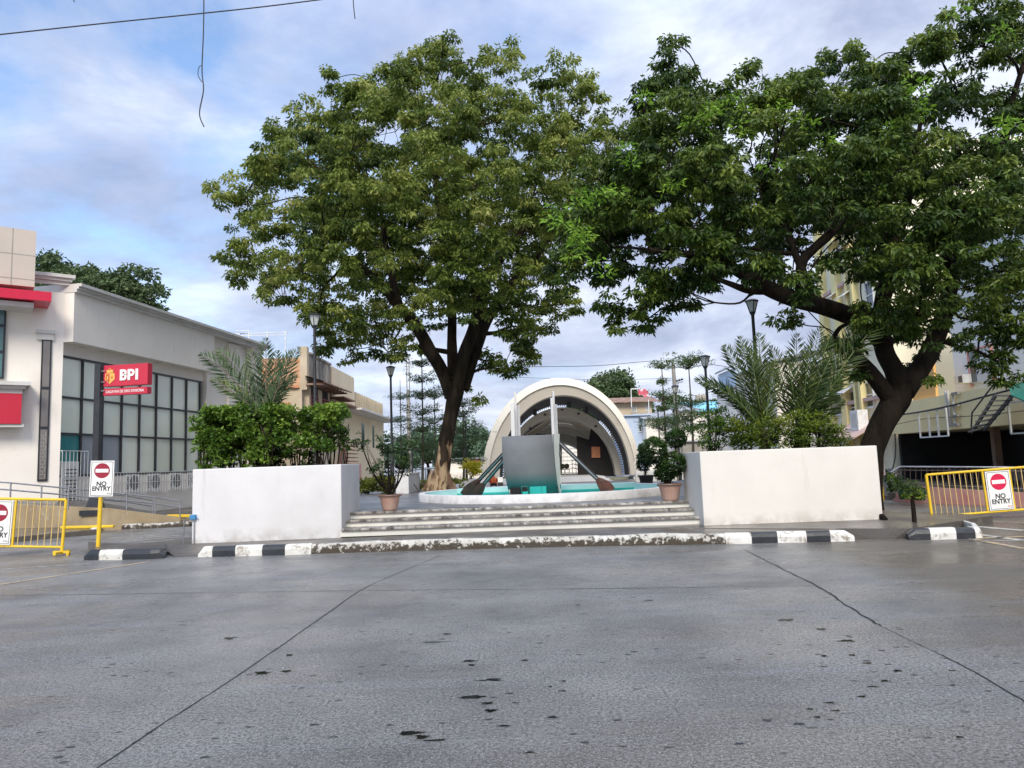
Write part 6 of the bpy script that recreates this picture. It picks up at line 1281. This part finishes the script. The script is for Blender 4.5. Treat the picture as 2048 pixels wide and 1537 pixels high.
# fire stair folded against the canopy
t = thing('steel_ladder', 'dark steel stair ladder slanting over the canopy under the green awning', 'ladder', tuple(at(1945, 868, 24.5)))
def lp_(px, py, off): s_, z_ = rz_(px, py, off); return FR @ Vector((s_, off, z_))
for (a, c, o2) in (((1943, 866), (1992, 790), .5), ((1968, 860), (2026, 790), .9)):
    b = MB(); b.bar(lp_(*a, o2), lp_(*c, o2), .05, .12); b.build('stringer', M['black'], t)
for i in range(8):
    f = i/7; a_ = lp_(1943+(1992-1943)*f, 864+(792-864)*f, .5); c_ = lp_(1968+(2026-1968)*f, 858+(792-858)*f, .9); b = MB(); b.bar(a_, c_, .22, .04); b.build('tread', M['black'], t)
b = MB(); b.bar(lp_(1942, 864, .5), lp_(1944, 826, .5), .04); b.bar(lp_(1944, 826, .5), lp_(1985, 772, .5), .04); b.build('handrail', M['black'], t)
t = thing('green_awning', 'green canvas awning corner under the foliage at the right edge', 'awning', tuple(lp_(2030, 790, 1)))
A_ = [lp_(2018, 772, .6), lp_(2022, 790, 1.4), lp_(2120, 830, 1.6), lp_(2110, 745, .4)]; b = MB(); b.add([A_[0], A_[1], A_[2], A_[3]]+[p+Vector((0, 0, -.04)) for p in A_], [(0, 1, 2, 3), (7, 6, 5, 4), (0, 4, 5, 1), (1, 5, 6, 2)]); b.build('canvas', M['green_awn'], t)
# tall apartment building
apt = thing('apartment_building', 'tall cream and yellow apartment block behind the leaning tree', 'building', tuple(FR @ Vector((14, 0, 0))))
b = MB(FR); b.box(sA+.3, 19.0, -8, -.2, -.2, 16.5); b.build('wall', M['apt'], apt)
def aw(px0, px1, py0, py1, hood=True, nm='window', mt='glass_dark'):
    s1, z1 = rz_(px0, py0, -.2); s0, _ = rz_(px1, py0, -.2); _, z0 = rz_(px0, py1, -.2); b = MB(FR); b.box(s0, s1, -.21, -.185, z0, z1); wv = b.build(nm, M[mt], apt)
    b = MB(FR); b.box(s0-.08, s0, -.2, -.12, z0, z1); b.box(s1, s1+.08, -.2, -.12, z0, z1); b.box(s0-.08, s1+.08, -.2, -.1, z0-.12, z0); b.box(s0-.08, s1+.08, -.2, -.12, z1, z1+.1); b.box(s0, s1, -.184, -.15, (z0+z1)/2-.03, (z0+z1)/2+.03); b.build('frame', M['white_metal'], wv)
    if hood: b = MB(FR); b.add([(s0-.15, -.1, z1+.35), (s1+.15, -.1, z1+.35), (s1+.15, .45, z1-.02), (s0-.15, .45, z1-.02), (s0-.15, -.1, z1+.30), (s1+.15, -.1, z1+.30), (s1+.15, .45, z1-.07), (s0-.15, .45, z1-.07)], [(0,1,2,3),(7,6,5,4),(0,3,7,4),(1,5,6,2),(3,2,6,7)]); b.build('hood', M['white_metal'], wv)
for py0, py1 in ((792, 830), (600, 650), (500, 550), (400, 450)): aw(1668, 1683, py0, py1)
for py0, py1 in ((788, 848), (598, 650), (500, 548)): aw(1694, 1710, py0, py1)
for py0, py1 in ((768, 815), (570, 620), (470, 520)): aw(1732, 1746, py0, py1, False)
b = MB(FR)
for px_ in (1660, 1690, 1718, 1722):
    s_, _ = rz_(px_, 800, 0)
    b.box(s_-.35, s_+.35, -.2, .12, -.2, 16.6)
b.build('pilaster', M['yellow_wall'], apt)
b = MB(FR)
for z_ in (4.0, 7.2, 10.4, 13.6): b.box(sA+.3, 19.05, -.2, .06, z_, z_+.18)
b.build('string_course', M['pink_trim'], apt)
b = MB(FR); b.add([(sA+.4, -.2, 3.1), (sA+5.5, -.2, 3.1), (sA+5.5, 1.5, 2.2), (sA+.4, 1.5, 2.2), (sA+.4, -.2, 3.0), (sA+5.5, -.2, 3.0), (sA+5.5, 1.5, 2.1), (sA+.4, 1.5, 2.1)], [(0,1,2,3),(7,6,5,4),(3,2,6,7),(0,3,7,4)]); b.build('porch_roof', M['pink_trim'], apt)
s_, z_ = rz_(1708, 862, .9); t = thing('wall_air_conditioner', 'white air conditioner box on the apartment porch beside the leaning trunk', 'air conditioner', tuple(FR @ Vector((s_, .7, z_)))); b = MB(FR); b.box(s_-.6, s_+.4, .4, .9, z_, z_+1.0); b.build('casing', M['white_metal'], t, bevel=.02); b = MB(FR); b.box(s_-.45, s_+.25, .9, .905, z_+.15, z_+.85); b.build('grille', M['trim'], t)
# pale houses farther back along the right street
def rhouse(label, px0, px1, pyt, Y, dep, mt, wins=(), over=.3, grp='pale houses along the right street'):
    a = at(px0, 900, Y); c = at(px1, 900, Y); zt9 = at(px0, pyt, Y).z; t = thing('street_house', label, 'house', ((a.x+c.x)/2, Y, -.2), grp)
    b = MB(); b.box(a.x, c.x, Y, Y+dep, -.4, zt9); b.build('wall', M[mt], t)
    b = MB(); b.add([(a.x-over, Y-over, zt9), (c.x, Y-over, zt9+.8), (c.x, Y+dep, zt9+.8), (a.x-over, Y+dep, zt9), (a.x-over, Y-over, zt9+.15), (c.x, Y-over, zt9+.95), (c.x, Y+dep, zt9+.95), (a.x-over, Y+dep, zt9+.15)], [(3,2,1,0),(4,5,6,7),(0,1,5,4),(1,2,6,5),(2,3,7,6),(3,0,4,7)]); b.build('roof', M['roof_metal'], t)
    for x0, x1, y0, y1 in wins:
        p = at(x0, y1, Y); q = at(x1, y0, Y); b = MB(); b.box(p.x, q.x, Y-.04, Y+.05, p.z, q.z); wo_ = b.build('window', M['glass_dark'], t); b = MB(); b.box(p.x-.05, q.x+.05, Y-.1, Y-.045, p.z-.1, p.z); b.box((p.x+q.x)/2-.03, (p.x+q.x)/2+.03, Y-.07, Y-.045, p.z, q.z); b.build('frame', M['white_metal'], wo_)
rhouse('pale house with slanting roof just left of the apartment block', 1560, 1690, 726, 46, 8, 'wall_white', ((1585, 1600, 770, 800), (1620, 1640, 760, 795)))
rhouse('grey white house behind the fronds of the right palm', 1500, 1580, 770, 56, 8, 'wall_white', ((1545, 1556, 795, 815), (1520, 1530, 795, 815)))
rhouse('narrow pale building with a balcony left of the palm fronds', 1481, 1512, 735, 60, 5, 'blue_wall', ((1487, 1496, 760, 785),))
# pink ramp wall, railings and pavement at right
PZ = .14
rp = [gp(1752, 1000), gp(1800, 1001), gp(1890, 1004), gp(1960, 1008), gp(2060, 1012), gp(2160, 1018)]
b = MB(); b.prism(rp+[(22, 14), (26, 24), (18, 60), (14, 60)], -.02, PZ); tag(b.build('pavement', M['pave']), kind='structure')
kerb([(1765, 998), (1800, 1001), (1845, 1002.5), (1890, 1004), (1922, 1006), (1960, 1008), (2060, 1012)], [B_, W_, W_, W_, W_, B_], h=.16, wd=.16)
t = thing('ramp_wall', 'pink ramp wall along the pavement behind the right barrier', 'wall', tuple(gr(1850, 997, PZ)))
P_ = [gr(1788, 994, PZ), gr(1810, 995, PZ), gr(1850, 997, PZ), gr(1960, 1001, PZ), gr(2120, 1006, PZ)]
hh_ = [.18, at(1812, 974, P_[1].y).z, at(1850, 974, P_[2].y).z, at(1960, 981, P_[3].y).z, at(2120, 990, P_[4].y).z]; vs = []
for p, h in zip(P_, hh_): vs += [(p.x, p.y, 0), (p.x, p.y, h), (p.x+.06, p.y+.2, h), (p.x+.06, p.y+.2, 0)]
b = MB(); b.add(vs, [(i*4+j, i*4+(j+1) % 4, i*4+4+(j+1) % 4, i*4+4+j) for i in range(4) for j in range(4)]+[(0, 1, 2, 3), (16, 17, 18, 19)]); b.build('wall', M['pink'], t)
t = thing('ramp_railing', 'long dark steel railing with vertical bars above the pink wall', 'railing', tuple(gr(1800, 985, PZ)))
tops = [at(1781, 946, 21.5), at(1800, 934, 21.8), at(1900, 934.5, 21.2), at(2120, 936, 20)]
lows = [at(1781, 956, 21.5), at(1800, 966, 21.8), at(1900, 972, 21.2), at(2120, 982, 20)]
M['rail_brown'] = mat('brown_rail', (.10, .07, .06), None, .5, 1, 0)
for pp_, nm in ((tops, 'top_rail'), ([p+Vector((0, 0, -.1)) for p in tops], 'middle_rail'), (lows, 'lower_rail')): b = MB(); b.tube(pp_, .028 if nm == 'top_rail' else .02, 6); b.build(nm, M['steel' if nm == 'top_rail' else 'rail_brown'], t)
b = MB()
for i in range(3):
    n_ = int((tops[i+1]-tops[i]).length/.14)
    for k in range(n_): f = k/n_; b.bar(tops[i].lerp(tops[i+1], f)+Vector((0, .03, 0)), lows[i].lerp(lows[i+1], f)+Vector((0, .03, 0)), .016 if k % 9 else .05)
b.build('bars', M['rail_brown'], t)
t = thing('panel_screen', 'pale grey panel screen behind the no parking sign', 'panel', tuple(gr(1765, 990, PZ))); a = at(1750, 932, 24.3); c = at(1786, 984, 24.3); b = MB(); b.box(a.x, c.x, 24.3, 24.36, PZ, a.z-.15); b.build('panel', M['concrete_pale'], t); b = MB(); b.box(a.x-.03, c.x+.03, 24.27, 24.39, a.z-.15, a.z-.1); b.build('frame', M['steel'], t)
# no parking sign
g0 = gr(1767, 998, PZ); t = thing('no_parking_sign', 'small pale no parking sign on a thin yellow post', 'road sign', tuple(g0)); tp_ = at(1761, 928, g0.y); b = MB(); b.tube([g0-Vector((0, 0, .05)), tp_], .025, 8); b.build('pole', M['yellow'], t)
c = at(1760.5, 939, g0.y); Fn = fr_at(c+Vector((0, -.035, 0)), R(-4), R(-4)); w2 = .22; h2 = .36
b = MB(Fn); b.box(-w2/2, w2/2, -.005, .005, -h2/2, h2/2); pl = b.build('sign_plate', M['sign_pink'], t)
b = MB(Fn); n = 28; zc = .07; vs = [(r_*math.cos(2*math.pi*k/n), -.008, zc+r_*math.sin(2*math.pi*k/n)) for r_ in (.07, .085) for k in range(n)]; b.add(vs, [(k, (k+1) % n, n+(k+1) % n, n+k) for k in range(n)]); b.bar((-.05, -.009, zc+.05), (.05, -.009, zc-.05), .010, .003); b.build('ring', M['crimson'], pl)
text('P', .15, Fn @ Matrix.Translation((0, -.0065, zc)), 'ink', pl, ext=.001, bold=.003)
b = MB(Fn); b.box(-.08, .08, -.008, -.0055, -.10, -.085); b.box(-.07, .07, -.008, -.0055, -.14, -.125); b.build('small_print', M['crimson'], pl)
# pots on the right pavement, dead stump in the kerb island
def potplant(label, px, py, r, potm, lm, hgt, spread, n, name='potted_plant'):
    g_ = gr(px, py, PZ); t = thing(name, label, 'potted plant', tuple(g_), 'pots by the pink wall'); b = MB(); b.lathe(g_, [(.001, 0), (r*.7, 0), (r, r*1.3), (r*1.08, r*1.32), (r*1.08, r*1.5), (r*.9, r*1.5), (.01, r*1.3)], 16); b.build('pot', M[potm], t)
    C = []; T = []; s = MB()
    for _ in range(n): p = g_+Vector((random.gauss(0, spread), random.gauss(0, spread*.7), r*1.5+random.random()*hgt)); C.append(tuple(p)); T.append(random.random()); s.tube([g_+Vector((0, 0, r*1.3)), p], [.01, .004], 4, cap=False)
    s.build('stems', M['bark'], t); clumps('foliage', LM[lm], C, np.array(T), 14, .07, .13, .05, t, droop=.3)
random.seed(12)
potplant('tall leafy plant in a pale pot at the end of the pink wall', 1784, 997, .12, 'concrete', 'hedge', .65, .13, 22)
potplant('green pot with bushy grey green plant before the pink wall, left one', 1809, 999, .17, 'pot_green', 'tier', .22, .14, 16)
potplant('green pot with small plant before the pink wall, right one', 1841, 1001, .16, 'pot_green', 'tier', .12, .10, 8)
g0 = gr(1829, 1045, .16); tp_ = at(1824, 992, g0.y); t = thing('tree_stump', 'thin cut stump with a tuft of leaves in the right kerb island', 'stump', tuple(g0)); b = MB(); b.tube([g0-Vector((0, 0, .1)), (g0+tp_)/2+Vector((.005, 0, 0)), tp_], [.042, .038, .036], 8, wob=.3); b.build('trunk', M['bark'], t)
C = [tuple(tp_+Vector((random.gauss(.02, .09), random.gauss(0, .06), random.uniform(-.07, .12)))) for _ in range(16)]; clumps('leaves', LM['shrub'], C, rng.random(16), 12, .05, .09, .03, t, droop=.3)
# motorcycle at the right edge behind the barrier
def motorcycle(label, x, y, z):
    t = thing('motorcycle', label, 'motorcycle', (x, y, z)); 
    for dx in (-.62, .62):
        b = MB(); n = 24; c_ = Vector((x+dx, y, z+.30)); P = [c_+Vector((.25*math.cos(2*math.pi*k/n), 0, .25*math.sin(2*math.pi*k/n))) for k in range(n+1)]; b.tube(P, .05, 8, cap=False); w_ = b.build('wheel', M['ink'], t)
        b = MB(); b.tube([c_-Vector((0, .06, 0)), c_+Vector((0, .06, 0))], .05, 8)
        for k in range(6): b.bar(c_, c_+Vector((.23*math.cos(k*math.pi/3), 0, .23*math.sin(k*math.pi/3))), .015)
        b.build('hub', M['steel'], w_)
    b = MB(); b.extr([(x-.45, z+.35), (x+.25, z+.30), (x+.42, z+.55), (x+.50, z+.92), (x+.36, z+.92), (x+.2, z+.62), (x-.2, z+.66), (x-.72, z+.72), (x-.70, z+.60)], y-.13, y+.13); b.build('body', M['black'], t, bevel=.03)
    b = MB(); b.extr([(x+.1, z+.68), (x-.15, z+.74), (x-.68, z+.80), (x-.68, z+.72), (x, z+.64)], y-.12, y+.12); b.build('seat', M['ink'], t, bevel=.02)
    b = MB(); b.tube([(x+.40, y-.33, z+1.02), (x+.46, y-.1, z+.98), (x+.46, y+.1, z+.98), (x+.40, y+.33, z+1.02)], .016, 6); b.build('handlebar', M['steel'], t)
    b = MB(); b.tube([(x+.62, y, z+.30), (x+.45, y, z+.9)], .03, 6); b.build('fork', M['steel'], t)
    b = MB(); b.ball((x+.53, y, z+.88), .08); b.build('headlight', M['lamp_glass'], t)
p = at(2072, 960, 21.8); motorcycle('dark motorcycle parked behind the railing at the right edge', p.x, 22.4, .14)
# ------------------------------------------------------------------ overhead cables
def cable(label, pts, r_, name='overhead_cable', cat='cable', grp=None):
    P = smooth_path(pts, 8); b = MB(); b.tube(P, r_, 6); o = b.build(name, M['wire']); tag(o, label, cat, grp); return o
cable('long power line crossing the sky at upper left', [at(-60, 76, 10), at(200, 48, 10.3), at(500, 17, 10.7), at(700, -8, 11)], .010)
cable('loose cable hanging down from above in the upper left sky with a knot', [at(408, -40, 9), at(407, 60, 9), at(404, 140, 9), at(407, 180, 9), at(399, 227, 9), at(408, 254, 9)], .008, 'hanging_cable')
cable('small loop of wire knotted on the long hanging cable', [at(403, 132, 9), at(398, 135, 9), at(396, 150, 9), at(402, 162, 9), at(406, 165, 9)], .005, 'wire_loop', 'wire')
cable('short loose cable end hanging into the frame above the middle tree', [at(705, -30, 9), at(707, 10, 9), at(710, 38, 9)], .007, 'hanging_cable')
cable('short cable tip at the very top left of the sky', [at(130, -20, 9), at(144, -4, 9), at(149, 4, 9)], .007, 'hanging_cable')
g_ = 'thin power lines behind the shell'
cable('thin power line passing above the shell, highest of them', [at(1040, 734, 70), at(1190, 732, 70), at(1340, 722, 70), at(1500, 740, 70)], .025, grp=g_)
cable('thin power line just above the top of the shell', [at(1030, 755, 72), at(1200, 760, 72), at(1345, 757, 72)], .018, grp=g_)
cable('thick sagging cable bundle along the cream canopy front', [FR @ Vector((sA-.5, .3, zf1-.55)), lp_(1830, 826, .35), lp_(1900, 812, .35), lp_(1975, 792, .35), lp_(2060, 770, .35)], .035)
cable('thin wire crossing the upper part of the cream canopy', [lp_(1790, 850, .2), lp_(1850, 838, .2), lp_(1950, 832, .2), lp_(2050, 822, .2)], .012)
cable('thin drooping wire beside the porch left of the canopy', [at(1790, 868, 30), at(1791, 905, 30), at(1786, 935, 30), at(1776, 950, 30)], .03)
# ------------------------------------------------------------------ haze on the far trees is put into their leaf colour
